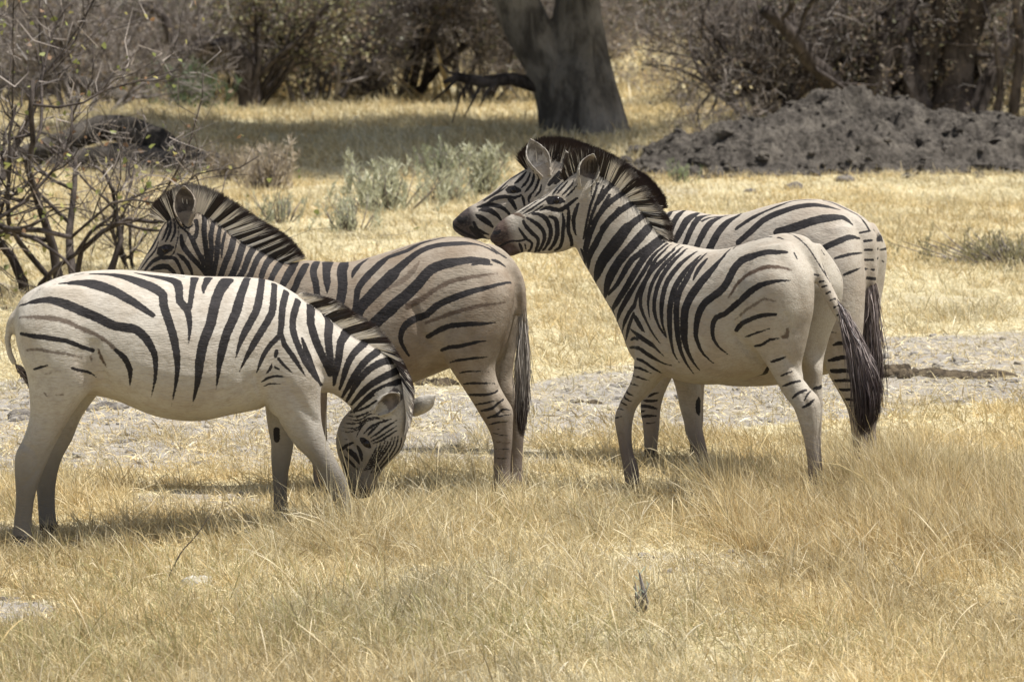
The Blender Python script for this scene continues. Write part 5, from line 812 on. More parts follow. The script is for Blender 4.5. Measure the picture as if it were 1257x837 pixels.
'B': {'location':[-0.5942,15.2207,0.0],'heading':170,'near':1,'lofts':[['torso',[[-623,0,1052,-4,0,85,0,70,0,0],[-580,0,1004,-13,0,230,0,150,0,0],[-515,0,992,-17,0,296,0,200,0,0],[-421,0,1007,-18,0,331,0,240,0,0],[-321,0,1023,-14,0,340,0,255,0,0.05],[-185,0,992,-16,0,364,0,275,0,0.1],[-40,0,944,-10,0,371,0,290,0,0.15],[111,0,900,-9,0,365,0,285,0,0.15],[262,0,882,-7,0,342,0,260,0,0.15],[394,0,896,-7,0,326,0,225,0,0.1],[505,0,918,-9,0,306,0,195,0,0],[605,0,920,-7,0,251,0,150,0,0],[658,0,909,3,0,140,0,90,0,0]]],['neck',[[452,-7,929,-62,-7,287,-18,169,0,0.1],[557,4,954,-60,-6,274,-17,159,0,0.15],[670,16,1014,-75,-8,201,-15,144,0,0.1],[798,29,1105,-75,-8,177,-13,124,0,0.1],[901,40,1169,-84,-9,156,-11,107,0,0.05],[979,48,1229,-77,-8,160,-10,94,0,0],[1032,54,1278,-54,-6,166,-9,88,0,0],[1081,59,1321,-30,-3,166,-8,80,0,0]]],['head',[[1030,42,1356,44,11,138,-17,68,0,0],[1072,53,1316,68,17,162,-21,85,0,0],[1122,65,1282,76,19,170,-23,93,0,0],[1178,79,1244,66,16,162,-24,95,0,0],[1235,93,1182,56,14,134,-21,82,0,0],[1294,108,1122,48,12,108,-16,66,0,0],[1342,120,1066,46,12,87,-14,55,0,0],[1386,131,1011,44,11,74,-13,53,0,0],[1422,140,963,42,11,61,-13,51,0,0],[1454,148,920,32,8,52,-10,39,0,0]]],['near_hind',[[-457,100,1229,127,0,19,0,80,0,0],[-439,120,1094,200,0,-14,0,130,0,0],[-424,135,926,191,0,-14,0,135,0,0],[-412,140,785,153,0,-8,0,120,0,0],[-423,140,700,116,0,-7,0,100,0,0],[-457,140,620,95,0,-11,0,82,0,0],[-504,140,540,87,0,-15,0,66,0,0],[-549,140,465,85,0,-19,0,56,0,0],[-570,140,389,64,0,-14,0,48,0,0],[-579,140,304,51,0,-1,0,41,0,0],[-576,140,214,46,0,-1,0,36,0,0],[-574,140,133,47,0,-1,0,38,0,0],[-572,140,69,53,0,-2,0,46,0,0],[-572,140,4,57,0,0,0,50,0,0]]],['far_hind',[[-452,-100,1188,118,0,-2,0,80,0,0],[-463,-120,1025,177,0,-14,0,120,0,0],[-463,-130,852,157,0,-14,0,120,0,0],[-472,-130,702,123,0,-14,0,100,0,0],[-489,-130,594,97,0,-13,0,80,0,0],[-535,-130,502,95,0,-15,0,62,0,0],[-570,-130,419,86,0,-17,0,52,0,0],[-585,-130,326,63,0,-10,0,44,0,0],[-587,-130,196,52,0,-2,0,37,0,0],[-589,-130,109,50,0,-2,0,38,0,0],[-589,-130,43,58,0,-2,0,46,0,0],[-589,-130,4,63,0,0,0,50,0,0]]],['near_fore',[[483,110,904,119,0,-13,0,90,0,0],[471,120,766,130,0,-3,0,100,0,0],[463,120,642,108,0,-7,0,85,0,0],[438,120,514,82,0,-6,0,66,0,0],[423,120,406,63,0,-6,0,52,0,0],[413,120,294,56,0,-2,0,46,0,0],[401,120,199,44,0,-1,0,34,0,0],[397,120,100,39,0,-1,0,32,0,0],[396,120,22,46,0,-1,0,38,0,0],[401,120,4,54,0,0,0,46,0,0]]],['far_fore',[[550,-110,778,110,0,-2,0,80,0,0],[592,-120,624,104,0,-2,0,80,0,0],[635,-120,491,71,0,-2,0,60,0,0],[659,-120,359,58,0,-2,0,50,0,0],[664,-120,258,53,0,-2,0,45,0,0],[670,-120,152,40,0,-1,0,34,0,0],[671,-120,50,40,0,-1,0,34,0,0],[669,-120,4,51,0,0,0,46,0,0]]],['dock',[[-468,0,1304,13,0,-30,0,35,0,0],[-526,0,1276,19,0,-34,0,34,0,0],[-588,0,1220,21,0,-32,0,32,0,0],[-631,0,1155,26,0,-22,0,28,0,0],[-651,0,1085,28,0,-11,0,26,0,0],[-657,0,992,26,0,-3,0,22,0,0],[-664,0,904,24,0,0,0,18,0,0]]]],'ears':[[[1.0963,0.1463,1.4161],[1.1063,0.162,1.6258],[0.0726,1.0282,0.0],0.1456],[[1.1425,-0.0122,1.4277],[1.1729,-0.017,1.5733],[0.1736,-0.9848,0.0],0.0866]],'blobs':[],'stripes':[[1.0,1124,155,1359,89,1121,158,1340,108,1117,160,1317,133,1108,159,1298,151,1096,157,1280,148,1083,152,1262,145,1068,146,1242,141,1048,140,1218,141,1027,138,1193,123,1012,138,1169,99,1003,137,1151,81],[1.0,1143,171,1268,45,1130,168,1258,83,1114,163,1243,124,1099,157,1226,119,1087,150,1206,114,1078,140,1178,93,1074,131,1155,71],[1.0,1092,145,1371,45,1079,145,1347,59,1062,143,1316,70,1044,141,1286,68,1025,141,1255,67,1007,141,1221,56,994,142,1194,48],[1.0,1171,108,1452,45,1152,131,1432,51,1130,144,1407,63,1107,144,1388,62,1086,143,1371,60,1073,142,1357,59,1062,141,1340,58,1047,141,1308,57,1031,141,1273,57,1011,141,1242,56,994,142,1219,56],[1.0,1137,180,1459,42,1125,175,1441,49,1117,143,1419,61,1103,138,1404,50,1088,136,1397,47,1074,132,1407,41,1065,126,1418,37],[1.0,1248,169,1269,75,1228,172,1278,267,1205,174,1289,250,1183,174,1295,183,1167,173,1299,89],[1.0,1316,169,1179,70,1299,169,1200,89,1277,170,1223,107,1255,172,1235,108,1230,175,1243,104,1194,177,1246,100,1161,174,1244,98,1147,171,1232,96,1138,168,1213,94,1127,160,1183,91,1119,151,1156,89],[1.0,1282,174,1180,71,1262,175,1188,123,1237,176,1196,158,1214,176,1200,152,1193,175,1197,150,1173,170,1179,122,1159,164,1160,91],[1.0,1376,99,1164,36,1359,91,1190,48,1337,80,1224,63,1308,136,1265,61,1284,141,1294,59,1268,138,1323,57,1254,132,1355,55,1240,117,1394,49,1218,115,1421,45],[1.0,1345,157,1180,36,1328,156,1204,60,1306,156,1233,70,1285,159,1256,66,1266,160,1277,62,1255,157,1304,48,1248,153,1326,36],[1.0,1227,161,1333,34,1218,159,1349,59,1209,155,1370,74,1204,147,1390,72,1202,136,1411,72,1205,116,1430,59,1199,109,1439,36],[1.0,1206,168,1328,39,1197,166,1344,66,1189,160,1364,86,1184,155,1382,82,1183,147,1400,79,1187,130,1425,65,1195,101,1445,48],[1.0,1177,170,1329,36,1169,166,1345,57,1160,160,1365,71,1157,154,1382,69,1157,147,1400,66,1165,134,1426,53,1176,114,1446,39],[1.0,1152,171,1292,36,1148,169,1308,40,1143,165,1329,44,1139,160,1353,42,1137,153,1377,38,1139,148,1395,31,1142,144,1406,27],[1.0,1186,177,1246,27,1174,176,1256,44,1161,174,1268,41,1155,173,1279,33,1152,172,1286,27],[1.0,1361,93,1187,27,1343,84,1214,40,1313,132,1262,53,1293,131,1292,52,1275,129,1323,50,1255,131,1355,48,1239,127,1385,40,1232,107,1412,32,1213,114,1426,27],[1.0,-7,205,1176,285,-33,192,1202,275,-66,174,1234,259,-96,157,1261,238,-125,140,1284,224,-155,128,1302,221,-186,119,1316,218,-221,113,1325,215,-258,109,1332,212,-303,105,1336,208,-346,97,1338,204,-378,85,1338,184,-407,73,1335,119,-437,61,1328,101,-468,50,1318,82,-504,47,1301,81,-532,43,1286,57],[1.0,20,78,1276,36,-14,70,1290,38,-59,59,1308,41,-105,46,1325,44,-153,34,1340,45,-196,24,1351,44,-240,17,1358,43,-289,16,1362,42,-338,13,1361,42,-384,9,1354,41,-426,0,1341,40,-467,17,1327,39,-506,33,1309,51,-547,34,1283,50,-579,29,1261,48],[1.0,-22,276,1019,322,-58,271,1047,314,-101,261,1083,304,-133,252,1115,297,-162,242,1146,292,-188,229,1180,290,-214,215,1209,288,-246,207,1226,287,-277,202,1237,285,-300,197,1244,283,-316,195,1247,282],[0.8,-308,196,1245,280,-327,193,1248,256,-355,187,1253,220,-388,179,1257,211,-424,166,1260,204,-466,149,1256,185,-499,130,1252,159],[1.0,-424,185,1234,38,-436,177,1239,72,-457,164,1244,103,-492,147,1240,102,-523,130,1234,48],[1.0,-519,109,1256,61,-536,99,1250,117,-556,87,1242,114,-574,78,1231,83,-586,69,1221,36],[0.5,-111,275,1028,167,-132,272,1039,158,-159,268,1053,145,-182,265,1068,134,-206,260,1085,122,-233,255,1103,117,-261,248,1121,116,-291,241,1138,113,-324,235,1153,111,-361,228,1164,109,-402,219,1172,108,-449,208,1181,89,-495,199,1188,64,-532,186,1192,43,-555,172,1193,29],[1.0,-111,259,769,60,-95,274,800,83,-78,284,836,111,-74,288,861,128,-76,289,885,143,-85,288,910,161,-101,286,933,180,-125,282,951,190,-153,279,965,188,-181,275,975,187,-208,271,986,185,-232,267,1007,183,-256,263,1030,181,-282,258,1045,179,-311,253,1058,177,-345,248,1072,175,-383,246,1087,177,-418,245,1100,171,-455,242,1112,151,-494,235,1122,129,-532,223,1131,109,-564,207,1139,91,-590,186,1144,77,-612,159,1146,67,-624,123,1144,67],[0.5,-200,272,942,63,-227,268,952,75,-264,262,966,92,-299,257,980,108,-335,254,994,105,-369,259,1004,103,-402,262,1013,101,-438,262,1024,99,-474,259,1034,96,-510,253,1038,78,-544,243,1041,60,-578,225,1047,42,-602,206,1050,28],[1.0,-210,262,868,121,-233,260,883,129,-262,256,901,138,-290,253,915,145,-318,253,926,139,-347,259,932,136,-378,265,936,134,-418,268,940,130,-459,267,942,122,-493,262,943,93,-521,254,945,67,-548,242,948,43,-566,231,951,26],[1.0,-275,220,796,89,-292,228,805,89,-316,243,816,99,-341,253,820,109,-368,260,823,106,-398,264,830,103,-426,265,837,100,-451,264,844,91,-474,260,850,68,-498,254,853,43,-516,246,855,24],[1.0,-317,217,733,37,-339,235,742,53,-369,248,751,80,-410,254,758,79,-451,252,764,75,-490,240,767,52,-517,224,769,31],[1.0,-369,224,681,31,-387,232,687,41,-418,237,693,54,-475,229,693,47,-522,195,689,28],[1.0,-385,202,621,44,-410,217,627,58,-446,223,631,70,-501,213,630,60,-544,177,625,47],[1.0,-407,180,565,56,-443,205,568,86,-484,210,569,79,-517,207,572,73,-542,196,577,60,-556,183,584,52,-563,169,591,49],[1.0,-442,176,512,46,-471,196,520,61,-503,203,526,54,-529,202,533,45,-548,198,539,34],[1.0,-474,184,482,50,-502,196,489,75,-533,199,498,77,-549,198,510,73,-562,194,523,69,-578,184,535,55,-588,168,543,46],[1.0,-505,185,446,48,-526,192,453,61,-552,195,462,67,-573,193,479,63,-591,187,493,57,-610,176,491,44,-623,164,485,38],[1.0,-517,190,451,36,-541,194,454,54,-572,193,457,54,-604,183,462,47,-628,162,464,34],[1.0,-516,179,411,30,-536,188,418,43,-562,191,424,44,-589,188,427,38,-610,179,428,29],[1.0,-561,187,390,23,-610,177,388,17],[1.0,-533,175,367,28,-555,183,363,36,-581,183,357,32,-601,179,356,25,-614,172,356,17],[0.6,-554,177,323,25,-571,180,319,35,-590,179,316,32,-607,174,316,28,-618,166,317,24],[1.0,-547,170,282,24,-567,177,282,35,-590,177,281,32,-607,172,284,29,-618,162,286,26],[1.0,-541,162,238,28,-558,172,235,34,-579,175,231,33,-601,170,236,30,-616,156,239,30],[1.0,-15,203,1182,384,7,214,1158,373,38,225,1127,363,69,236,1095,349,99,245,1063,330,126,251,1035,319,146,256,1007,311,157,264,975,277,164,269,943,241,175,272,911,207,184,274,887,179],[1.0,-30,276,1019,322,2,280,992,321,42,283,956,317,76,285,923,306,108,285,890,293,140,283,859,262,167,280,832,219,183,277,811,190,193,275,798,171],[1.0,-265,17,1360,34,-206,50,1349,95,-133,60,1330,166,-98,81,1312,201,-67,100,1294,198,-18,101,1278,195,31,104,1260,192,61,127,1235,255,87,151,1207,251,114,169,1180,247,137,184,1153,236,156,198,1126,214,168,211,1098,190,170,229,1065,174,170,244,1029,161,178,257,986,149,186,263,950,137],[1.0,146,35,1247,42,162,62,1236,120,184,87,1219,147,197,115,1199,188,206,136,1179,141,208,154,1162,71,208,165,1149,29],[1.0,283,19,1219,233,275,80,1202,307,272,121,1176,279,262,152,1149,274,254,178,1117,274,253,201,1080,269,257,220,1041,260,270,234,997,245,282,242,962,231],[1.0,369,25,1218,309,361,79,1200,245,356,116,1174,215,349,138,1152,204,342,156,1130,198,337,177,1101,118,335,190,1077,36],[1.0,428,25,1221,170,428,69,1208,210,428,110,1180,190,418,134,1155,181,405,153,1128,177,396,172,1098,175,389,187,1067,176,390,200,1032,181,393,208,1004,183],[1.0,493,-55,1213,120,478,68,1209,211,486,110,1179,239,495,129,1155,222,504,142,1133,214,509,152,1114,206,517,158,1094,204,534,162,1067,208,550,162,1045,204],[1.0,550,-38,1208,128,545,41,1209,235,550,89,1176,232,566,117,1138,182,582,132,1106,135],[0.35,-150,183,1246,50,-140,197,1227,101,-123,212,1201,163,-100,221,1177,156,-70,230,1153,150,-23,237,1126,108,18,241,1104,47],[1.0,1049,157,1470,69,1054,114,1436,115,1045,126,1401,106,1048,133,1372,108,1053,137,1351,115],[1.0,1018,69,1463,173,1012,103,1432,137,1010,122,1391,148,1006,130,1356,146,1001,136,1321,142,995,140,1282,140,990,142,1240,137,990,142,1189,138,992,138,1148,140],[1.0,971,69,1433,131,970,103,1402,126,973,122,1361,137,969,131,1326,133,965,136,1291,130,968,140,1256,127,972,143,1220,131,975,143,1180,140,978,141,1148,149],[1.0,937,68,1408,111,934,104,1370,120,936,125,1321,134,936,134,1281,130,938,140,1241,126,948,144,1190,135,959,143,1149,145],[1.0,905,82,1374,59,907,105,1347,88,911,122,1311,86,912,132,1275,67,912,138,1246,35],[1.0,869,41,1360,160,862,89,1331,175,865,116,1291,177,877,131,1256,170,891,140,1221,165,905,146,1181,164,916,147,1150,165],[1.0,826,16,1325,160,814,86,1300,189,819,115,1261,195,825,130,1230,189,834,139,1202,184,847,146,1170,184,858,149,1146,184],[1.0,765,4,1295,139,761,70,1285,174,773,108,1251,176,783,128,1215,167,792,140,1182,163,805,146,1160,162,816,148,1147,161],[1.0,714,-6,1269,128,712,53,1269,177,729,99,1240,166,741,123,1205,155,751,137,1172,157,759,144,1153,159,764,146,1142,161],[1.0,662,-14,1238,128,663,33,1245,235,679,91,1220,172,691,120,1184,161,699,135,1153,159],[1.0,606,-25,1211,128,613,13,1220,172,624,80,1199,179,638,112,1166,163,649,129,1138,160],[1.0,554,-40,1206,128,550,65,1195,241,567,100,1162,195,581,121,1129,171,590,134,1103,164],[1.0,1083,144,1361,80,1072,144,1336,80,1057,143,1300,80,1037,141,1260,78,1017,141,1219,77,1008,139,1178,70,1004,136,1147,65]],'eyes':[[1.2071,0.163,1.2885],[1.2431,0.0187,1.2885]],'eye_r':0.021,'skull_side':[-0.2419,0.9703,0.0],'skull_c':[1.1087,0.0618,1.3486],'mane':[[1.2437,0.0955,1.4352,1.3094,0.1119,1.4528],[1.2312,0.0924,1.4437,1.2961,0.1086,1.5126],[1.2062,0.0861,1.4607,1.2542,0.0981,1.5637],[1.1648,0.0758,1.4691,1.1876,0.0815,1.6061],[1.1068,0.0616,1.4859,1.1091,0.0619,1.6271],[1.0597,0.0567,1.4776,1.0107,0.0515,1.6105],[1.0041,0.0508,1.4565,0.917,0.0417,1.564],[0.9446,0.0446,1.4183,0.8192,0.0314,1.5046],[0.885,0.0383,1.3758,0.7215,0.0211,1.4367],[0.817,0.0312,1.3247,0.6449,0.0131,1.3901],[0.7231,0.0213,1.2824,0.5854,0.0068,1.3476],[0.6464,0.0132,1.2443,0.543,0.0024,1.3051],[0.5781,0.0061,1.2147,0.5008,-0.0021,1.2453]],'mane_side':[-0.1045,0.9945,0.0],'tuft':[[-0.6527,0.0,1.1084,0.024],[-0.657,-0.0,0.9682,0.026],[-0.6614,-0.0,0.7979,0.036],[-0.6572,-0.0,0.6483,0.042],[-0.6573,-0.0,0.4984,0.038],[-0.653,-0.0,0.391,0.026],[-0.6573,-0.0,0.3224,0.01]],'muzzle':[[1.4535,0.1478,0.9422,0.1118]],'creases':[[0.01,0.022,-0.212,0.254,0.835,-0.204,0.259,0.848,-0.193,0.265,0.866,-0.183,0.271,0.885,-0.178,0.274,0.903,-0.174,0.276,0.921,-0.169,0.277,0.941,-0.161,0.278,0.967,-0.151,0.277,0.994,-0.144,0.275,1.013],[0.006,0.035,-0.466,0.216,1.165,-0.48,0.23,1.136,-0.497,0.245,1.094,-0.505,0.253,1.05,-0.501,0.258,1.007,-0.49,0.262,0.963,-0.475,0.265,0.922,-0.454,0.267,0.884,-0.428,0.266,0.849,-0.41,0.264,0.825],[0.006,0.015,-0.562,0.165,0.595,-0.559,0.181,0.582,-0.554,0.192,0.561,-0.553,0.196,0.539,-0.56,0.195,0.516,-0.573,0.193,0.494,-0.582,0.191,0.478],[0.005,0.014,-0.582,0.188,0.417,-0.584,0.186,0.391,-0.588,0.182,0.354,-0.59,0.179,0.314,-0.587,0.176,0.266,-0.582,0.174,0.216,-0.579,0.174,0.18],[0.006,0.018,1.16,0.161,1.147,1.149,0.163,1.167,1.134,0.164,1.194,1.126,0.165,1.219,1.127,0.167,1.241,1.134,0.169,1.26,1.144,0.171,1.271,1.161,0.174,1.269,1.181,0.176,1.258,1.196,0.177,1.25],[0.006,0.025,0.998,0.137,1.147,0.999,0.14,1.174,1.002,0.142,1.212,1.006,0.141,1.25,1.012,0.14,1.284,1.019,0.138,1.318,1.028,0.134,1.351,1.04,0.129,1.385,1.053,0.122,1.418,1.063,0.116,1.441],[0.005,0.03,-0.547,0.033,1.285,-0.557,0.046,1.266,-0.573,0.067,1.238,-0.588,0.08,1.21,-0.602,0.095,1.182,-0.619,0.119,1.155,-0.628,0.123,1.134]]},
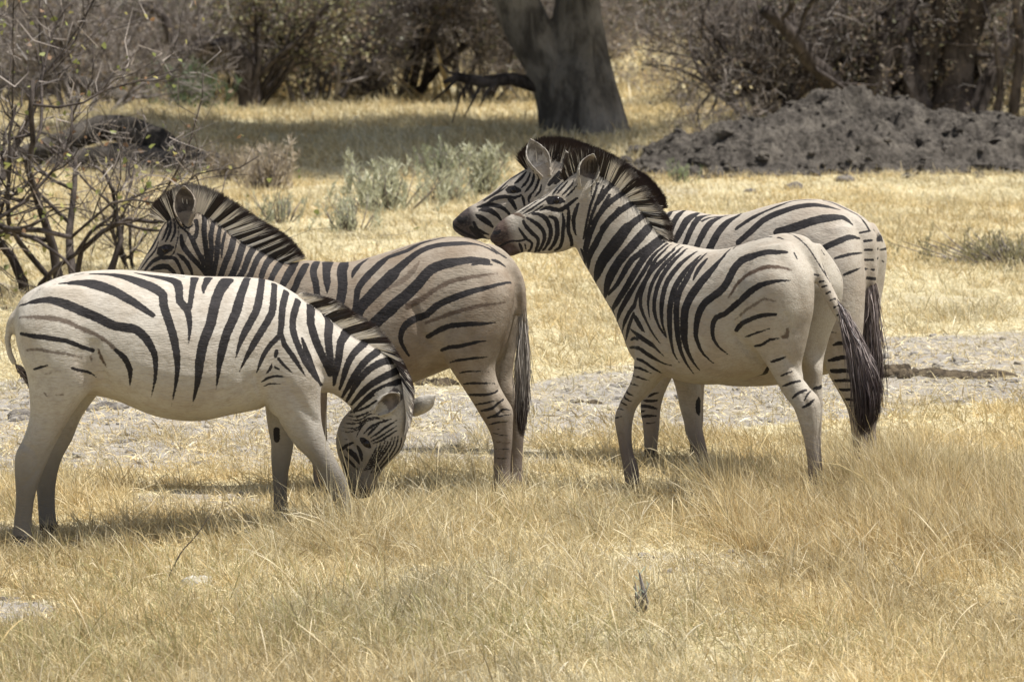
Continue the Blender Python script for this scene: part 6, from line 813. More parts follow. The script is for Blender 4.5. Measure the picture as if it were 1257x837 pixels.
'C': {'location':[1.0805,14.9367,0.0],'heading':137,'near':1,'lofts':[['torso',[[-574,0,1255,-9,0,78,0,60,0,0],[-537,0,1201,-10,0,191,0,100,0,0],[-474,0,1130,-16,0,291,0,150,0,-0.1],[-372,0,1075,-16,0,352,0,215,0,-0.05],[-234,0,1039,-14,0,355,0,270,0,0.05],[-90,0,992,-17,0,355,0,285,0,0.1],[43,0,967,-12,0,351,0,295,0,0.15],[179,0,966,-7,0,350,0,285,0,0.15],[316,0,981,-2,0,348,0,250,0,0.1],[443,0,978,3,0,330,0,210,0,0.05],[538,0,957,8,0,275,0,165,0,0],[606,0,937,18,0,174,0,110,0,0]]],['neck',[[377,-6,997,-78,-30,314,-64,168,0,0.1],[468,28,1061,-93,-36,285,-61,159,0,0.15],[525,50,1159,-108,-42,236,-54,140,0,0.15],[587,74,1251,-119,-46,210,-47,121,0,0.1],[644,96,1330,-118,-45,197,-41,107,0,0.1],[704,119,1403,-105,-40,194,-37,96,0,0.05],[755,139,1460,-84,-32,191,-34,89,0,0],[798,155,1497,-59,-23,186,-32,82,0,0],[832,168,1517,-42,-16,173,-29,75,0,0]]],['head',[[804,148,1526,-14,-10,180,-40,57,0,0],[846,178,1494,-7,-5,200,-50,72,0,0],[890,209,1461,-1,-1,193,-56,80,0,0],[939,244,1428,-2,-1,174,-56,80,0,0],[991,280,1402,0,0,153,-49,70,0,0],[1046,318,1384,5,4,131,-40,57,0,0],[1097,354,1366,11,8,106,-33,48,0,0],[1142,385,1356,16,11,84,-32,45,0,0],[1181,413,1338,16,11,58,-31,44,0,0],[1206,430,1319,12,9,30,-26,38,0,0],[1218,439,1314,11,8,13,-17,25,0,0]]],['lip',[[1070,335,1280,-2,-1,20,-20,29,0,0],[1104,359,1273,4,2,26,-24,34,0,0],[1136,382,1261,4,2,28,-24,34,0,0],[1170,405,1263,5,4,22,-21,30,0,0],[1186,416,1269,4,2,11,-12,16,0,0]]],['near_hind',[[-396,90,1374,110,0,-23,0,70,0,0],[-445,130,1221,192,0,-32,0,140,0,0],[-454,145,1060,208,0,-35,0,145,0,0],[-469,145,948,171,0,-31,0,130,0,0],[-502,145,849,115,0,-23,0,100,0,0],[-532,145,756,65,0,-24,0,80,0,0],[-584,145,668,62,0,-32,0,52,0,0],[-654,145,606,68,0,-30,0,55,0,0],[-678,145,523,58,0,-19,0,48,0,0],[-692,145,430,44,0,-8,0,36,0,0],[-709,145,326,40,0,-5,0,33,0,0],[-716,145,216,40,0,-5,0,33,0,0],[-722,145,135,48,0,-6,0,40,0,0],[-722,145,67,48,0,-6,0,40,0,0],[-722,145,4,52,0,0,0,43,0,0]]],['far_hind',[[-432,-90,1360,104,0,-19,0,70,0,0],[-456,-130,1235,142,0,-21,0,130,0,0],[-473,-140,1134,151,0,-24,0,140,0,0],[-474,-145,1010,117,0,-15,0,135,0,0],[-472,-145,910,73,0,-11,0,110,0,0],[-468,-145,802,40,0,-7,0,90,0,0],[-470,-145,712,55,0,-13,0,46,0,0],[-474,-145,631,49,0,-15,0,40,0,0],[-483,-145,557,47,0,-15,0,39,0,0],[-487,-145,466,41,0,-8,0,34,0,0],[-489,-145,369,37,0,-4,0,30,0,0],[-490,-145,265,37,0,-4,0,31,0,0],[-500,-145,161,47,0,-6,0,39,0,0],[-500,-145,80,47,0,-6,0,39,0,0],[-500,-145,4,50,0,0,0,42,0,0]]],['near_fore',[[320,90,1204,68,0,-5,0,50,0,0],[297,120,1038,139,0,-11,0,100,0,0],[306,130,858,133,0,-3,0,115,0,0],[344,135,706,102,0,14,0,100,0,0],[396,135,622,71,0,5,0,80,0,0],[465,135,538,66,0,0,0,55,0,0],[526,135,463,58,0,-9,0,48,0,0],[548,135,396,53,0,-9,0,44,0,0],[545,135,314,42,0,-5,0,35,0,0],[527,135,221,38,0,-4,0,32,0,0],[501,135,150,45,0,-5,0,36,0,0],[487,135,70,42,0,-5,0,35,0,0],[484,135,4,49,0,0,0,41,0,0]]],['far_fore',[[435,-100,880,101,0,-8,0,80,0,0],[381,-120,706,96,0,-6,0,90,0,0],[341,-120,614,68,0,2,0,78,0,0],[318,-120,539,70,0,-4,0,58,0,0],[306,-120,458,61,0,-6,0,51,0,0],[291,-120,382,50,0,-5,0,42,0,0],[279,-120,322,50,0,-6,0,42,0,0],[245,-120,255,41,0,-3,0,34,0,0],[225,-120,198,35,0,-4,0,29,0,0],[205,-120,110,33,0,-4,0,27,0,0],[191,-120,47,39,0,-5,0,32,0,0],[191,-120,4,42,0,0,0,35,0,0]]],['dock',[[-378,0,1394,11,0,32,0,40,0,0],[-465,0,1393,-5,0,35,0,40,0,0],[-526,0,1368,-20,0,36,0,38,0,0],[-570,0,1316,-28,0,26,0,34,0,0],[-612,0,1246,-28,0,18,0,31,0,0],[-667,0,1154,-30,0,16,0,30,0,0],[-721,0,1077,-27,0,16,0,28,0,0],[-775,0,996,-25,0,12,0,24,0,0]]]],'ears':[[[0.7678,0.2212,1.6012],[0.7112,0.1962,1.7897],[-0.9014,0.5268,0.0],0.1407],[[0.9281,0.1381,1.6315],[0.9578,0.1442,1.794],[-0.0435,0.7798,0.1],0.0862]],'blobs':[],'stripes':[[1.0,1059,398,1392,46,1050,394,1377,63,1038,388,1359,85,1028,382,1344,84,1018,375,1331,83,1005,367,1321,83,998,360,1310,79,1005,355,1293,70,1019,351,1277,67,1033,346,1266,81,1050,335,1259,63],[1.0,1038,384,1426,84,1028,383,1410,95,1014,378,1390,109,999,372,1375,111,985,365,1360,109,972,358,1349,108,963,352,1336,107,964,348,1322,99,970,345,1305,87,986,339,1281,73,1007,327,1261,68],[1.0,1022,374,1445,62,1006,370,1438,78,985,365,1428,100,969,359,1417,119,953,354,1405,118,940,348,1391,117,930,343,1375,116,928,340,1357,112,931,337,1337,107,940,335,1318,94,952,333,1299,83,969,329,1280,73,986,322,1265,72],[1.0,998,360,1467,64,981,355,1468,79,959,348,1465,97,937,343,1457,119,918,338,1443,127,905,334,1423,126,897,329,1400,122,895,326,1379,118,898,324,1357,114,907,323,1334,102,920,322,1312,89,940,320,1290,76,959,316,1273,70],[1.0,901,330,1455,71,887,324,1452,90,872,316,1444,112,867,312,1428,133,865,310,1407,131,866,307,1386,127,869,305,1364,124,877,304,1341,121,888,303,1319,109,908,303,1295,93,928,300,1277,84],[1.0,843,294,1475,44,840,292,1457,66,837,289,1432,95,840,289,1407,105,844,288,1382,102,848,285,1360,100,854,281,1338,98,864,277,1314,94,878,272,1293,97,895,274,1280,103,908,276,1273,96],[1.0,820,274,1506,62,818,273,1484,84,818,272,1457,113,820,272,1431,113,822,271,1407,110,824,268,1387,107,825,263,1370,104,825,254,1354,101,825,245,1338,97,831,234,1316,93,841,222,1298,90],[1.0,780,240,1524,73,786,245,1505,93,793,249,1481,115,798,253,1460,111,801,254,1438,108,802,251,1416,105,803,247,1395,86,802,241,1373,66,800,236,1357,50],[1.0,960,342,1487,49,946,336,1493,74,927,329,1500,101,907,324,1499,123,887,318,1495,122,870,310,1491,119,854,300,1490,117,839,289,1499,114,825,277,1512,111,814,266,1524,96,804,256,1536,83,793,246,1547,71,785,240,1554,63],[1.0,932,314,1535,76,911,310,1539,242,885,303,1542,238,859,293,1539,177,840,284,1534,71],[1.0,1078,373,1469,24,1056,361,1485,44,1029,344,1504,59,1013,324,1523,42,1007,296,1540,41,972,299,1550,43,960,288,1562,47,949,277,1574,51,942,270,1583,53],[1.0,1057,377,1462,23,1035,366,1475,52,1007,350,1494,67,983,334,1513,67,961,319,1531,70,943,309,1545,78,930,303,1553,84],[1.0,1035,374,1457,20,1014,365,1467,45,989,352,1482,48,964,338,1500,43,945,327,1514,33],[1.0,1127,338,1453,22,1057,367,1477,31,1030,345,1503,40,1003,321,1527,38,973,293,1554,36,942,267,1584,29,921,247,1609,22],[1.0,913,290,1572,60,908,279,1585,83,902,266,1602,69,896,253,1616,66,890,243,1629,61,878,235,1640,46,868,230,1648,36],[1.0,887,287,1575,48,879,278,1588,79,869,266,1605,79,859,253,1623,67,853,242,1637,48],[1.0,855,281,1568,39,847,274,1579,57,837,264,1593,67,829,254,1606,64,822,244,1620,59,820,236,1634,48,819,230,1644,41],[1.0,835,275,1559,37,827,267,1570,50,816,255,1584,53,809,246,1597,50,803,239,1608,47,795,236,1619,39,773,253,1629,35],[1.0,1062,390,1308,59,1059,384,1297,97,1058,376,1283,87,1061,369,1270,70,1073,356,1259,59],[1.0,1035,374,1303,48,1040,361,1277,39],[1.0,1193,411,1278,36,1165,437,1285,50,1139,434,1300,67,1117,426,1312,64,1097,415,1320,61,1078,403,1321,60,1059,393,1321,62,1045,386,1324,63,1035,382,1328,64],[1.0,1190,452,1366,72,1173,457,1363,113,1160,456,1362,114,1152,452,1368,100,1147,448,1375,59],[0.7,1182,384,1419,54,1169,373,1430,85,1152,359,1440,95,1111,377,1461,91,1079,381,1461,100,1054,381,1453,72,1038,380,1444,62],[1.0,778,220,1283,77,766,217,1261,153,758,211,1232,144,781,188,1203,94,782,176,1189,80],[1.0,717,228,1400,104,720,228,1362,161,727,227,1318,157,741,224,1283,136,756,219,1259,108],[1.0,636,205,1403,113,652,214,1366,173,675,221,1320,195,700,223,1282,195,724,220,1246,202,737,211,1211,168,746,199,1186,106],[1.0,519,154,1407,273,538,173,1372,305,566,192,1325,333,596,206,1284,326,627,214,1242,327,654,215,1197,310,680,207,1156,242,708,187,1121,123,734,148,1101,85],[1.0,436,81,1407,232,448,122,1369,245,475,158,1319,262,505,180,1278,260,536,196,1236,260,564,206,1189,263,591,209,1142,265,613,204,1097,221,634,190,1055,157,685,119,1014,74,673,114,995,43],[1.0,417,-29,1366,159,385,62,1347,166,405,116,1310,173,434,149,1280,168,464,171,1249,166,483,184,1219,167,498,193,1188,167,517,201,1151,150,540,206,1115,127,574,205,1082,104,607,197,1058,88],[1.0,366,37,1338,86,375,85,1314,127,397,125,1281,178,412,148,1249,200,428,167,1211,202,452,185,1161,193,480,198,1108,182,509,204,1064,175,543,201,1022,171,598,173,975,118,592,168,956,106],[1.0,347,29,1328,71,344,82,1307,109,358,125,1274,157,366,156,1236,198,377,179,1195,194,399,191,1156,190,428,197,1112,186,465,201,1059,169,502,203,1005,153,538,192,958,146,572,163,918,95,564,157,889,83,557,153,868,74],[1.0,322,27,1325,45,309,101,1298,97,326,147,1257,140,331,174,1219,167,337,195,1179,164,358,210,1133,160,385,216,1087,157,399,218,1050,155,417,216,1013,152,457,205,972,142,494,195,924,119,542,155,850,65,530,142,802,46],[1.0,413,220,973,107,436,211,940,148,465,198,896,144,493,179,852,105,526,150,815,28],[1.0,285,9,1326,45,259,96,1300,99,273,148,1261,148,300,174,1227,181,326,192,1190,178,343,209,1145,175,354,220,1099,171,360,228,1059,169,355,234,1020,166,330,245,982,154,297,256,946,126,262,266,912,99,227,276,883,74,197,281,859,53,175,283,843,38],[1.0,242,29,1320,45,227,96,1297,101,236,145,1263,153,253,175,1230,164,269,198,1194,160,282,216,1155,156,291,230,1115,152,293,241,1075,134,290,249,1036,102,276,259,993,66,263,265,959,38],[1.0,203,45,1313,56,194,104,1290,109,205,152,1256,153,219,185,1218,180,232,211,1178,176,240,230,1139,172,243,244,1100,169,242,257,1056,165,236,266,1012,151,214,276,972,121,188,284,937,92,162,289,905,65,142,292,882,45],[1.0,122,64,1305,62,128,113,1284,122,148,158,1250,172,166,195,1208,193,183,223,1162,188,187,243,1123,184,186,257,1085,180,182,269,1046,177,177,278,1007,150,168,285,972,120,158,289,940,92,145,291,907,64,135,293,882,42],[1.0,67,100,1291,62,72,142,1264,120,88,182,1226,165,102,212,1189,205,115,235,1148,206,121,255,1105,202,122,271,1061,198,119,282,1017,194,112,290,974,191,107,294,929,179,100,296,886,144,96,291,843,111,89,285,806,81,78,274,776,54,67,265,756,35],[1.0,45,80,1301,52,43,125,1279,100,52,165,1247,138,55,194,1215,170,58,219,1181,202,69,238,1148,206,79,255,1113,203,79,270,1072,200,74,283,1026,194,64,293,973,188,55,296,919,182,48,296,873,164,41,289,830,134,31,276,788,107,22,257,749,77,15,230,715,49,12,206,690,28],[1.0,-112,86,1332,82,-118,148,1297,122,-96,190,1249,231,-71,216,1209,286,-45,235,1170,286,-24,251,1134,282,-6,263,1100,278,7,275,1067,269,16,283,1031,258,15,291,987,251,12,294,943,242,11,295,903,212,7,292,863,176,-2,283,822,138,-12,267,783,104,-26,246,747,67,-33,223,721,35],[1.0,0,135,1278,97,3,159,1259,168,10,185,1232,171,11,210,1201,127,13,226,1175,42],[1.0,413,220,968,71,394,226,951,166,368,234,928,173,339,243,905,129,316,248,888,42],[1.0,446,204,888,61,424,211,880,88,390,223,869,127,344,240,858,145,303,247,843,144,261,257,828,139,222,266,812,113,188,270,795,69,167,269,782,38],[1.0,460,187,829,53,440,198,838,84,414,210,846,80,387,225,845,80,367,234,842,38],[1.0,494,155,782,61,446,182,792,86,365,236,802,105,328,242,790,123,296,239,773,116,262,234,757,125,217,240,745,78,172,246,735,67,141,245,727,38],[1.0,517,105,724,34,381,229,743,70,337,238,738,93,308,233,724,88,285,221,706,82,267,198,688,62,260,173,673,38],[1.0,422,205,694,34,405,218,695,68,355,232,696,76,319,226,685,64,299,212,674,35],[1.0,423,207,656,28,433,200,648,70,378,220,647,69,345,211,639,58,329,191,631,30],[1.0,681,122,1011,46,609,173,988,46],[1.0,483,158,596,23,485,155,594,44,460,188,604,66,415,207,603,54,393,204,600,31],[1.0,503,170,558,23,505,169,556,53,480,187,551,72,456,190,544,54,441,186,539,30],[1.0,513,172,538,23,511,177,530,54,496,184,518,70,472,182,510,51,458,174,505,30],[1.0,519,178,510,23,544,166,499,57,511,182,490,65,494,180,485,47,484,175,482,28],[1.0,583,146,446,23,584,140,448,53,561,171,460,54,530,181,459,47,514,179,456,25],[1.0,594,153,397,23,595,152,399,45,572,174,408,52,545,179,416,41,528,177,421,23],[1.0,248,-116,516,72,247,-114,495,179,247,-112,470,179,247,-113,445,172,246,-115,426,57],[1.0,-140,96,1336,44,-127,47,1347,82,-151,26,1358,121,-176,6,1368,116,-264,60,1389,111,-311,54,1403,78,-366,68,1410,44],[1.0,-527,156,1351,94,-494,173,1351,119,-445,183,1348,158,-404,186,1340,185,-360,184,1327,212,-305,180,1311,246,-267,192,1292,259,-251,207,1270,257,-240,220,1244,255,-233,234,1215,249,-224,245,1186,233,-209,253,1160,229,-187,260,1135,224,-148,266,1109,218,-109,271,1081,215,-87,277,1052,215,-73,282,1020,215,-65,287,980,187,-60,288,940,160,-59,288,910,141,-64,284,881,123,-75,275,845,100,-90,261,811,79,-111,244,785,54,-128,228,767,35],[1.0,-606,225,1222,31,-581,243,1220,55,-543,261,1215,87,-503,272,1205,121,-460,278,1191,160,-424,280,1171,178,-388,279,1147,193,-343,269,1116,197,-293,251,1084,164,-262,260,1056,145,-233,269,1031,142,-203,275,1017,141,-178,278,1003,147,-165,279,982,151,-160,279,957,140,-158,277,928,122,-161,272,898,103,-174,264,872,84,-190,252,849,67,-209,237,831,47,-225,225,818,32],[0.7,-597,198,1269,25,-585,203,1275,37,-565,212,1280,58,-529,225,1283,94,-485,234,1281,120,-451,239,1274,127,-419,243,1263,126,-382,245,1247,123,-343,239,1228,121,-312,233,1209,117,-292,236,1190,91,-275,244,1165,66,-262,253,1140,49,-251,258,1122,37,-244,261,1110,30],[0.45,-555,273,1116,22,-527,280,1123,42,-491,286,1126,65,-468,288,1115,67,-445,288,1099,67,-415,287,1083,65,-378,281,1064,69,-321,260,1031,56,-282,252,1004,27],[1.0,-286,244,950,120,-295,243,964,121,-316,248,983,139,-364,273,1001,124,-406,284,1017,116,-444,288,1032,111,-482,287,1043,106,-524,282,1050,89,-556,273,1053,76],[0.8,-321,222,914,35,-381,258,932,60,-436,274,951,62,-485,277,967,49,-520,274,979,22],[1.0,-392,233,877,59,-427,250,884,71,-461,258,893,76,-487,262,908,72,-513,263,923,70,-542,257,929,50,-563,249,932,28],[1.0,-498,234,807,44,-518,236,814,78,-540,233,822,83,-561,226,830,66,-576,217,836,29],[1.0,-541,217,738,22,-557,215,744,48,-575,207,753,52,-589,190,762,42,-596,172,769,22],[0.5,-572,246,941,46,-582,239,938,97,-591,232,941,107,-597,232,961,94,-600,235,981,43],[1.0,-406,72,1410,59,-461,80,1400,29],[0.8,-553,127,1346,59,-580,138,1319,44],[1.0,-376,-29,1421,33,-436,14,1426,34,-484,30,1417,49,-525,36,1399,49,-558,31,1373,41,-585,25,1340,38,-610,18,1303,36,-635,9,1264,43,-657,0,1227,45,-673,-8,1199,33,-618,-103,1168,33],[1.0,-616,41,1237,57,-631,29,1232,54],[1.0,-637,29,1201,54,-657,23,1205,55],[1.0,-649,27,1175,54,-674,20,1183,56],[1.0,-677,27,1145,55,-696,18,1154,56],[1.0,-703,25,1114,54,-722,12,1121,57],[1.0,-726,25,1079,55,-744,9,1089,57],[1.0,-744,23,1042,54,-765,12,1052,55],[1.0,-522,-14,1411,27,-536,-24,1399,27],[1.0,-552,-97,1345,37,-565,-105,1322,37],[1.0,-594,-173,1249,28,-601,-192,1218,28],[1.0,-613,-184,1189,28,-610,-188,1195,28],[1.0,-541,199,684,25,-574,202,698,71,-605,190,711,74,-626,162,717,68,-455,-107,677,40],[1.0,-604,194,632,44,-624,194,649,77,-646,186,666,80,-666,165,676,74,-489,-107,636,30],[1.0,-667,198,591,29,-684,195,600,82,-702,187,611,82,-711,175,625,62,-714,161,635,29],[1.0,-674,194,626,32,-679,188,640,61,-682,176,656,58,-683,158,667,47,-675,131,672,34],[1.0,-501,-112,638,40,-511,-119,640,95,-519,-133,641,98,-519,-153,646,94,-518,-157,652,30],[1.0,-506,-181,802,15,-506,-187,809,15],[0.9,-172,-17,670,21,-192,-33,679,156,-278,23,700,144,-334,61,724,124,-358,70,743,102],[1.0,519,154,1407,240,503,137,1426,198,485,108,1451,170,477,60,1473,164,491,18,1476,143,488,15,1470,133],[1.0,436,81,1407,180,437,47,1424,146,459,-1,1431,136,457,-2,1428,125,455,-4,1424,116],[1.0,639,207,1401,167,619,196,1428,171,596,180,1459,174,578,165,1480,169,560,145,1499,164,539,107,1525,160,541,54,1538,141,536,45,1530,133,530,39,1521,127],[1.0,694,221,1425,136,673,212,1458,145,649,197,1498,153,629,180,1525,148,612,163,1546,144,600,146,1561,142,590,126,1573,144,588,82,1587,129,580,74,1578,124,574,67,1572,119],[1.0,676,204,1527,89,662,189,1560,127,650,165,1597,138,643,144,1617,137,646,108,1633,169,634,104,1625,120],[1.0,698,184,1626,68,696,170,1643,112,701,138,1664,144,732,94,1661,111,701,161,1705,103],[1.0,700,178,1646,59,699,184,1626,55,698,195,1596,71,702,207,1564,84,711,218,1526,82,722,226,1475,81,733,231,1424,76,744,232,1376,65,754,231,1341,58],[1.0,670,165,1622,47,671,184,1590,66,679,201,1547,93,689,212,1507,94,702,221,1465,93,714,226,1425,93,727,230,1383,88,743,229,1331,74,759,224,1289,62],[1.0,631,164,1573,81,637,179,1546,99,650,196,1508,124,668,210,1463,130,688,220,1415,128,706,226,1367,129,722,227,1322,113,738,224,1279,97,752,217,1248,77],[1.0,574,151,1509,75,586,168,1483,104,604,186,1449,144,625,200,1414,153,648,212,1376,151,670,220,1336,151,692,223,1293,145,719,219,1240,120,753,200,1195,64],[1.0,731,173,1665,19,724,188,1644,57,717,205,1616,45,718,208,1588,35,716,213,1566,18]],'eyes':[[0.8817,0.2905,1.54],[0.9637,0.1735,1.54]],'eye_r':0.021,'skull_side':[-0.5736,0.8192,0.0],'skull_c':[0.8316,0.1682,1.4964],'mane':[[0.8955,0.2129,1.6499,0.9026,0.2179,1.6841],[0.8744,0.1981,1.6801,0.8886,0.2081,1.7485],[0.8462,0.1784,1.6933,0.8641,0.1909,1.8],[0.7981,0.1553,1.6987,0.79,0.1522,1.8142],[0.7385,0.1325,1.6833,0.7093,0.1212,1.7991],[0.6791,0.1096,1.6508,0.6288,0.0904,1.7586],[0.6154,0.0852,1.6015,0.54,0.0563,1.6803],[0.5604,0.0641,1.5564,0.4766,0.0319,1.5887],[0.5097,0.0446,1.5027,0.4133,0.0076,1.5058],[0.459,0.0252,1.4533,0.367,-0.0102,1.4437],[0.4126,0.0073,1.3954,0.3582,-0.0135,1.3803],[0.3831,-0.004,1.3539,0.3537,-0.0152,1.338]],'mane_side':[-0.3584,0.9336,0.0],'tuft':[[-0.7124,-0.0,1.1228,0.026],[-0.7793,-0.0,1.0144,0.042],[-0.8412,-0.0,0.8898,0.06],[-0.8832,-0.0,0.7638,0.07],[-0.9052,-0.0,0.6442,0.066],[-0.907,-0.0,0.5468,0.052],[-0.899,-0.0,0.4482,0.025]],'muzzle':[[1.2182,0.4389,1.3443,0.1227],[1.1505,0.3915,1.246,0.0846],[1.1969,0.4239,1.2884,0.093]],'creases':[[0.011,0.022,-0.281,0.237,0.915,-0.289,0.231,0.902,-0.299,0.22,0.884,-0.309,0.206,0.865,-0.321,0.192,0.849,-0.335,0.176,0.833,-0.345,0.157,0.814,-0.353,0.132,0.789,-0.356,0.099,0.759,-0.351,0.068,0.737],[0.007,0.018,-0.346,0.271,1.041,-0.333,0.264,1.023,-0.311,0.25,0.998,-0.3,0.244,0.976,-0.303,0.24,0.957,-0.309,0.233,0.939,-0.313,0.228,0.927],[0.006,0.018,-0.602,0.247,1.04,-0.605,0.242,1.024,-0.607,0.234,1.002,-0.607,0.228,0.981,-0.601,0.229,0.962,-0.593,0.231,0.944,-0.587,0.233,0.931],[0.009,0.02,0.149,0.291,0.901,0.141,0.292,0.881,0.133,0.29,0.853,0.127,0.286,0.822,0.127,0.277,0.789,0.133,0.261,0.753,0.141,0.245,0.727],[0.006,0.025,0.408,0.219,1.014,0.382,0.229,0.992,0.347,0.241,0.959,0.314,0.25,0.924,0.283,0.258,0.884,0.256,0.261,0.841,0.24,0.26,0.81],[0.006,0.016,-0.573,0.222,0.847,-0.581,0.211,0.831,-0.589,0.19,0.808,-0.596,0.166,0.782,-0.606,0.143,0.753,-0.621,0.124,0.722,-0.467,-0.106,0.662],[0.005,0.014,-0.657,0.186,0.659,-0.67,0.19,0.642,-0.685,0.192,0.618,-0.695,0.192,0.593,-0.697,0.191,0.567,-0.696,0.19,0.541,-0.694,0.19,0.523],[0.006,0.014,0.581,0.132,0.455,0.534,0.18,0.469,0.508,0.179,0.466,0.495,0.169,0.455,0.494,0.155,0.43,0.498,0.14,0.4,0.502,0.129,0.377],[0.005,0.012,0.536,0.168,0.316,0.53,0.166,0.295,0.522,0.164,0.265,0.513,0.162,0.235,0.505,0.163,0.206,0.495,0.165,0.177,0.489,0.167,0.156],[0.006,0.016,0.803,0.231,1.338,0.812,0.238,1.347,0.82,0.252,1.361,0.825,0.267,1.379,0.827,0.276,1.406,0.829,0.282,1.437,0.834,0.287,1.462,0.845,0.296,1.477,0.859,0.304,1.486,0.869,0.31,1.492],[0.006,0.014,1.058,0.375,1.465,1.035,0.368,1.471,1.004,0.357,1.48,0.974,0.346,1.488,0.946,0.336,1.494,0.918,0.328,1.498,0.9,0.321,1.501],[0.006,0.02,0.745,0.226,1.3,0.741,0.229,1.326,0.736,0.231,1.364,0.734,0.231,1.403,0.736,0.231,1.447,0.74,0.23,1.493,0.744,0.229,1.525],[0.005,0.03,0.574,0.204,1.248,0.554,0.196,1.276,0.527,0.181,1.315,0.503,0.163,1.352,0.48,0.139,1.383,0.461,0.11,1.412,0.453,0.083,1.431],[0.006,0.035,-0.486,0.189,1.336,-0.527,0.202,1.31,-0.578,0.212,1.272,-0.614,0.212,1.231,-0.634,0.207,1.191,-0.646,0.199,1.149,-0.65,0.194,1.107,-0.646,0.197,1.06,-0.634,0.202,1.013,-0.624,0.204,0.98]]},
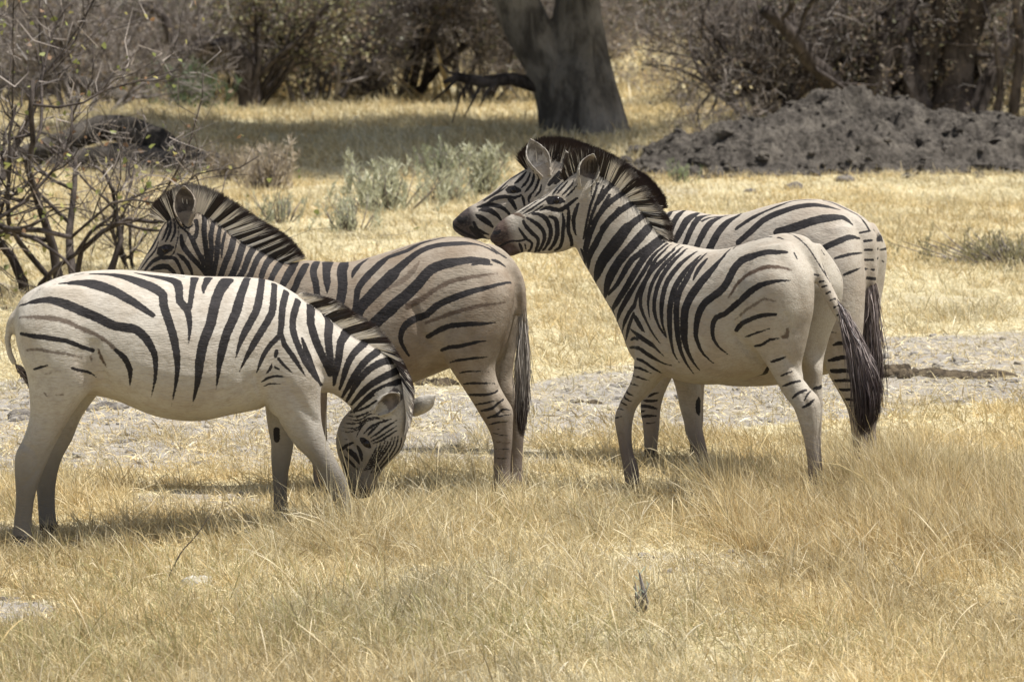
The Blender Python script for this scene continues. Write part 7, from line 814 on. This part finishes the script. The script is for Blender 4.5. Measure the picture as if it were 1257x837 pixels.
'D': {'location':[1.3588,16.0054,0.0],'heading':144,'near':1,'lofts':[['torso',[[-705,0,1204,-8,0,97,0,60,0,0],[-674,0,1148,-14,0,218,0,100,0,0],[-613,0,1064,-19,0,359,0,160,0,-0.1],[-514,0,1026,-18,0,440,0,235,0,-0.05],[-388,0,1026,-13,0,481,0,280,0,0.05],[-220,0,998,-8,0,503,0,295,0,0.1],[-50,0,963,-4,0,499,0,305,0,0.15],[135,0,928,-2,0,480,0,295,0,0.15],[323,0,927,-1,0,467,0,270,0,0.15],[484,0,946,-1,0,463,0,235,0,0.1],[625,0,951,3,0,432,0,190,0,0],[712,0,928,8,0,323,0,140,0,0],[762,0,925,12,0,184,0,90,0,0]]],['neck',[[553,-21,1022,-84,-24,366,-47,163,0,0.1],[658,10,1100,-81,-23,285,-43,149,0,0.15],[763,39,1181,-93,-27,219,-37,130,0,0.15],[858,67,1272,-106,-30,190,-33,115,0,0.1],[972,99,1373,-113,-32,178,-30,104,0,0.1],[1079,130,1439,-95,-27,173,-27,94,0,0.05],[1173,157,1475,-68,-19,175,-25,86,0,0],[1250,179,1492,-42,-12,174,-23,79,0,0]]],['head',[[1242,166,1512,-8,-5,176,-37,59,0,0],[1305,206,1473,0,0,201,-47,75,0,0],[1364,242,1440,4,2,197,-51,82,0,0],[1420,278,1412,6,4,183,-51,82,0,0],[1484,317,1379,10,6,165,-45,72,0,0],[1544,355,1346,12,7,137,-37,59,0,0],[1604,392,1322,16,10,109,-31,49,0,0],[1647,419,1318,16,10,86,-29,47,0,0],[1686,444,1310,16,10,60,-28,44,0,0],[1716,462,1303,14,9,35,-24,38,0,0],[1742,478,1296,12,7,18,-16,25,0,0]]],['lip',[[1616,400,1230,-4,-2,21,-18,30,0,0],[1663,429,1236,-4,-2,23,-21,34,0,0],[1712,460,1264,-6,-4,23,-20,32,0,0],[1746,481,1294,-4,-2,21,-15,24,0,0]]],['near_hind',[[-519,90,1378,114,0,-16,0,70,0,0],[-539,130,1185,165,0,-38,0,140,0,0],[-553,145,1002,166,0,-29,0,145,0,0],[-574,145,850,140,0,-28,0,130,0,0],[-601,145,742,112,0,-27,0,100,0,0],[-628,145,617,92,0,-30,0,80,0,0],[-682,145,505,73,0,-31,0,62,0,0],[-720,145,423,68,0,-29,0,54,0,0],[-720,145,331,52,0,-16,0,45,0,0],[-719,145,225,42,0,-4,0,36,0,0],[-720,145,150,42,0,-4,0,36,0,0],[-726,145,98,50,0,-5,0,43,0,0],[-726,145,4,54,0,0,0,47,0,0]]],['far_hind',[[-565,-90,1370,83,0,-23,0,70,0,0],[-572,-130,1226,122,0,-28,0,120,0,0],[-566,-140,1077,110,0,-15,0,135,0,0],[-569,-140,944,86,0,-14,0,120,0,0],[-584,-140,812,61,0,-12,0,100,0,0],[-596,-140,679,39,0,-9,0,80,0,0],[-621,-140,563,57,0,-16,0,49,0,0],[-638,-140,473,53,0,-25,0,45,0,0],[-639,-140,386,44,0,-15,0,38,0,0],[-631,-140,286,32,0,-7,0,27,0,0],[-633,-140,179,32,0,-3,0,27,0,0],[-637,-140,103,43,0,-4,0,37,0,0],[-637,-140,4,46,0,0,0,40,0,0]]],['near_fore',[[454,120,956,128,0,-8,0,100,0,0],[464,130,774,134,0,-10,0,110,0,0],[513,135,611,106,0,11,0,90,0,0],[574,135,478,81,0,5,0,69,0,0],[609,135,367,65,0,0,0,55,0,0],[622,135,280,59,0,-5,0,48,0,0],[616,135,202,49,0,-4,0,42,0,0],[618,135,96,42,0,-4,0,34,0,0],[617,135,12,42,0,-4,0,36,0,0],[611,135,4,51,0,0,0,44,0,0]]],['far_fore',[[498,-100,749,92,0,-7,0,80,0,0],[495,-120,562,69,0,-5,0,90,0,0],[491,-120,446,60,0,-5,0,51,0,0],[490,-120,307,51,0,-4,0,44,0,0],[486,-120,214,48,0,-4,0,42,0,0],[482,-120,98,37,0,-4,0,32,0,0],[476,-120,4,42,0,0,0,36,0,0]]],['dock',[[-492,0,1434,1,0,40,0,40,0,0],[-578,0,1405,-14,0,38,0,40,0,0],[-646,0,1367,-27,0,32,0,38,0,0],[-681,0,1312,-32,0,15,0,34,0,0],[-690,0,1234,-34,0,6,0,31,0,0],[-691,0,1151,-35,0,2,0,29,0,0],[-693,0,1055,-30,0,2,0,25,0,0]]]],'ears':[[[1.2545,0.2684,1.5735],[1.3179,0.3222,1.7942],[-0.8709,0.6033,0.1],0.1565],[[1.294,0.0926,1.5896],[1.3335,0.1014,1.7556],[0.0076,0.4999,0.1],0.093]],'blobs':[],'stripes':[[1.0,1612,462,1315,84,1607,457,1298,99,1600,449,1278,108,1586,438,1266,108,1571,427,1257,99,1558,417,1250,72,1548,410,1246,51],[1.0,1602,452,1358,73,1584,446,1347,149,1564,437,1333,173,1548,430,1323,168,1534,423,1312,149,1523,417,1300,108,1516,412,1291,77],[1.0,1592,441,1383,54,1576,434,1388,105,1553,427,1391,156,1531,421,1384,150,1509,414,1374,146,1493,409,1362,135,1481,404,1350,110,1473,400,1339,90,1468,398,1332,76],[1.0,1605,436,1403,50,1581,428,1409,106,1550,419,1415,152,1523,412,1416,141,1498,406,1413,136,1474,400,1407,132,1453,394,1397,118,1435,387,1382,100,1422,382,1369,86],[1.0,1431,381,1447,52,1420,378,1443,107,1406,374,1434,133,1393,370,1413,119,1385,366,1395,74],[1.0,1628,466,1285,111,1619,455,1268,137,1606,441,1249,143,1591,424,1236,160,1578,406,1226,112,1569,390,1218,95,1567,372,1214,84],[1.0,1559,419,1419,36,1540,409,1434,85,1512,398,1452,130,1483,391,1460,117,1452,384,1464,108,1421,376,1461,101,1393,367,1459,85,1374,358,1466,72,1361,351,1474,63],[1.0,1621,420,1419,26,1598,409,1434,38,1566,397,1453,71,1537,387,1471,84,1510,377,1490,82,1490,365,1510,80,1475,352,1529,79,1464,338,1546,57,1452,323,1561,57,1429,313,1575,57,1405,302,1590,59,1378,285,1610,61,1310,336,1632,62],[1.0,1588,417,1428,28,1565,405,1444,58,1534,392,1465,68,1508,384,1480,65,1484,376,1495,58,1465,366,1511,45,1452,359,1524,35],[1.0,1354,348,1470,52,1351,347,1457,92,1347,346,1442,87,1345,345,1427,76,1343,345,1417,62],[1.0,1309,319,1485,52,1316,325,1472,93,1323,330,1456,86,1323,331,1442,66,1321,330,1431,41],[1.0,1343,339,1491,42,1330,328,1510,80,1316,315,1534,91,1311,306,1556,88,1311,298,1576,81,1314,296,1596,63,1289,334,1615,52],[1.0,1366,344,1512,33,1353,333,1531,87,1340,319,1555,82,1337,307,1578,66,1338,297,1596,47],[1.0,1409,346,1539,51,1395,337,1551,108,1380,324,1568,112,1371,309,1587,95,1366,296,1602,56],[1.0,1306,317,1485,41,1299,310,1500,67,1291,302,1520,81,1285,294,1542,77,1281,291,1563,75,1273,310,1581,53,1273,321,1593,56],[1.0,1294,309,1467,41,1283,301,1481,72,1272,291,1499,68,1269,286,1519,56,1269,283,1534,41],[1.0,1449,369,1503,79,1430,366,1504,229,1407,360,1504,231,1384,354,1501,169,1367,349,1498,62],[1.0,1234,258,1534,105,1221,248,1552,143,1203,241,1574,140,1192,234,1591,129,1185,229,1602,118],[1.0,1198,247,1542,90,1183,241,1559,132,1165,232,1578,123,1154,226,1590,104,1147,221,1596,92],[1.0,1740,489,1313,42,1731,497,1299,57,1700,495,1276,81,1673,479,1258,74,1644,461,1241,70,1615,435,1224,80,1603,397,1218,52],[1.0,1707,485,1340,112,1690,494,1330,173,1675,492,1321,168,1660,485,1330,147,1649,478,1343,65],[1.0,545,10,1403,114,552,14,1402,128,562,23,1399,132,553,63,1386,164,552,84,1371,153],[1.0,494,-20,1404,106,486,26,1403,131,486,66,1388,211,487,96,1367,202,488,119,1341,193,487,142,1310,185,487,156,1284,180],[1.0,394,14,1397,136,397,57,1388,229,411,90,1369,265,416,121,1339,251,422,147,1307,235,433,165,1273,233,443,178,1248,233],[1.0,313,12,1391,73,331,40,1387,124,352,72,1375,223,355,107,1351,215,358,136,1319,204,362,165,1277,191,367,185,1242,188],[1.0,191,26,1395,73,221,59,1385,156,253,97,1362,260,265,131,1331,249,271,160,1296,239,280,184,1255,223,286,201,1223,206],[1.0,218,42,1390,45,250,50,1386,89,287,62,1380,82,306,78,1371,108,316,90,1363,106],[1.0,106,-25,1409,52,103,68,1399,170,141,108,1368,299,160,139,1337,288,173,168,1301,277,185,196,1254,278,195,216,1214,276],[1.0,50,161,1342,153,16,146,1369,164,-33,127,1403,178,-83,110,1430,131,-137,92,1455,126,-190,69,1480,122,-235,29,1496,101,-311,28,1503,61,-368,25,1504,31],[1.0,4,216,1274,208,-26,205,1301,222,-61,191,1335,240,-86,177,1364,255,-111,161,1390,261,-146,149,1412,257,-188,139,1432,252,-236,127,1452,247,-284,111,1469,241,-335,99,1479,236,-383,89,1484,193,-419,81,1483,160,-453,73,1479,129,-494,59,1470,88,-526,45,1461,41],[1.0,-232,211,1341,223,-279,207,1353,249,-337,199,1370,280,-387,186,1389,274,-431,169,1407,272,-466,150,1416,268,-498,132,1422,263,-531,109,1428,234,-562,88,1427,171,-599,85,1410,107,-628,87,1391,55],[1.0,-523,228,1266,196,-552,221,1282,205,-588,207,1301,198,-620,185,1318,179,-645,155,1330,150,-662,118,1327,107,-671,86,1321,56],[1.0,-612,247,1222,70,-641,230,1232,90,-672,199,1243,84,-692,153,1246,68,-694,91,1245,44],[1.0,-667,245,1138,65,-678,233,1145,81,-692,213,1153,83,-705,182,1162,69,-711,149,1169,29],[1.0,-711,-23,1300,51,-680,-102,1303,162,-677,-136,1310,153,-681,-130,1301,113,-683,-131,1293,102],[1.0,-689,-127,1184,53,-667,-215,1153,44],[1.0,-288,-36,1500,39,-316,-52,1499,43,-404,10,1503,48,-459,8,1491,48,-515,7,1471,47,-568,4,1451,45,-615,7,1431,43,-649,18,1410,56,-670,24,1389,53,-684,23,1370,49,-693,21,1356,49],[1.0,-665,73,1349,67,-694,18,1356,56],[1.0,-689,65,1305,76,-710,24,1307,66],[1.0,-697,71,1258,76,-713,28,1256,66],[1.0,-701,73,1205,76,-716,21,1202,66],[1.0,-701,73,1157,76,-718,14,1148,66],[1.0,-695,49,1106,90,-720,5,1099,88],[1.0,-609,247,758,53,-617,247,762,72,-631,245,768,103,-647,240,772,117,-665,231,774,111,-688,211,774,95,-704,186,773,74],[1.0,-568,227,671,69,-595,233,679,104,-625,233,687,125,-649,229,693,121,-671,220,697,116,-691,203,696,94,-704,185,693,78],[1.0,-471,74,591,93,-582,218,616,114,-621,224,620,129,-652,222,623,121,-678,213,625,115,-704,195,624,94,-719,172,622,79],[1.0,-567,183,559,42,-606,211,565,79,-639,216,569,98,-663,215,571,92,-688,209,572,87,-719,192,573,72,-737,165,571,54],[1.0,-619,199,518,57,-641,206,519,84,-667,208,520,84,-695,206,524,71,-715,200,526,52],[1.0,-619,145,462,42,-659,197,468,79,-686,202,470,73,-709,201,469,61,-727,199,466,43],[1.0,-670,192,437,51,-736,197,436,43],[1.0,-609,265,830,44,-632,258,829,44],[1.0,-687,-130,500,54,-687,-136,475,54],[1.0,604,189,369,24,587,189,380,73,568,185,391,70,555,178,395,54,547,172,396,35],[1.0,638,183,348,39,614,187,348,90,588,183,348,90,568,173,351,72,556,159,352,42],[1.0,677,143,304,49,658,174,313,101,614,184,317,109,582,174,311,88,566,153,302,49],[1.0,676,147,276,37,676,145,275,82,663,169,280,80,639,180,286,63,625,182,290,37],[1.0,671,148,248,49,660,166,252,89,616,180,262,88,587,171,264,73,571,153,262,50],[1.0,665,148,223,31,665,142,216,52,618,177,220,53,589,170,223,44,574,155,225,32]],'eyes':[[1.4081,0.3505,1.5006],[1.4804,0.2348,1.5006]],'eye_r':0.021,'skull_side':[-0.5299,0.848,0.0],'skull_c':[1.2733,0.1858,1.4662],'mane':[[1.3912,0.2595,1.6181,1.4344,0.2865,1.6917],[1.3794,0.2521,1.6274,1.4187,0.2767,1.7241],[1.3559,0.2374,1.646,1.3756,0.2497,1.7705],[1.3206,0.2154,1.6647,1.3208,0.2155,1.7984],[1.2737,0.1859,1.6741,1.2457,0.1779,1.8037],[1.208,0.1671,1.671,1.1662,0.1551,1.7962],[1.1378,0.147,1.6589,1.0822,0.131,1.7704],[1.0585,0.1242,1.6331,0.9752,0.1004,1.7314],[0.9747,0.1002,1.6076,0.8732,0.0711,1.6788],[0.8912,0.0763,1.5639,0.7669,0.0406,1.6173],[0.8263,0.0577,1.5197,0.707,0.0235,1.5823],[0.7615,0.0391,1.4711,0.6517,0.0076,1.5198],[0.7107,0.0245,1.4268,0.6239,-0.0004,1.4704],[0.6692,0.0126,1.4005,0.6144,-0.0031,1.4204]],'mane_side':[-0.2756,0.9613,0.0],'tuft':[[-0.6912,-0.0,1.16,0.028],[-0.6938,-0.0,1.0112,0.055],[-0.6967,0.0,0.8446,0.064],[-0.7048,0.0,0.6691,0.068],[-0.7125,-0.0,0.5153,0.06],[-0.7194,-0.0,0.4054,0.045],[-0.7259,-0.0,0.3174,0.02]],'muzzle':[[1.7377,0.476,1.3146,0.1222],[1.6984,0.4515,1.2498,0.086],[1.6432,0.417,1.1944,0.0679]],'creases':[[0.006,0.03,-0.631,0.073,1.395,-0.649,0.078,1.373,-0.668,0.076,1.339,-0.683,0.075,1.301,-0.693,0.079,1.258,-0.7,0.084,1.211,-0.703,0.086,1.177],[0.006,0.014,1.595,0.437,1.397,1.568,0.427,1.404,1.53,0.415,1.413,1.496,0.404,1.422,1.469,0.395,1.431,1.446,0.387,1.439,1.43,0.381,1.446],[0.006,0.016,1.338,0.34,1.447,1.341,0.343,1.432,1.345,0.346,1.411,1.347,0.346,1.392,1.343,0.342,1.378,1.336,0.335,1.367,1.331,0.33,1.359],[0.005,0.015,-0.635,0.254,0.812,-0.635,0.245,0.775,-0.638,0.235,0.722,-0.644,0.228,0.669,-0.655,0.221,0.617,-0.668,0.214,0.565,-0.678,0.209,0.529]]}}
for _d in ZD.values():
    _d['stripes'] = [[s[0]]+[[s[i]/1000, s[i+1]/1000, s[i+2]/1000, s[i+3]/10000] for i in range(1, len(s), 4)] for s in _d['stripes']]
    _d['lofts'] = [(n, [[v/1000 for v in r[:9]]+[r[9]] for r in L]) for n, L in _d['lofts']]
# ---------------------------------------------------------------- the four zebras
MZ = {'A': coat_material('coat_pale', (.46, .425, .37), (.31, .255, .195), (.125, .115, .10), .5, leg_top=.58),  # grey leg tone holds shade painted in with the dust
      'B': coat_material('coat_tan', (.29, .247, .195), (.185, .135, .092), (.16, .13, .11), .7),
      'C': coat_material('coat_cream', (.385, .35, .295), (.285, .225, .165), (.165, .13, .11), .45, muzzle=(.042, .028, .023)),
      'D': coat_material('coat_buff', (.39, .35, .295), (.28, .22, .165), (.22, .185, .155), .45, earin=((.16, .14, .12), (.62, .58, .52))),
      'hair': hair_material('mane_hair'), 'eye': eye_material()}
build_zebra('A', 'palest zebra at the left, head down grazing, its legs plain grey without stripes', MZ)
build_zebra('B', 'tan zebra standing behind the grazing one, its lower head hidden, tail hanging down', MZ)
build_zebra('C', 'nearer zebra of the right pair, brown muzzled, its rear turned towards the camera', MZ)
build_zebra('D', 'farther zebra of the right pair, black chin raised and back rising behind its companion', MZ)
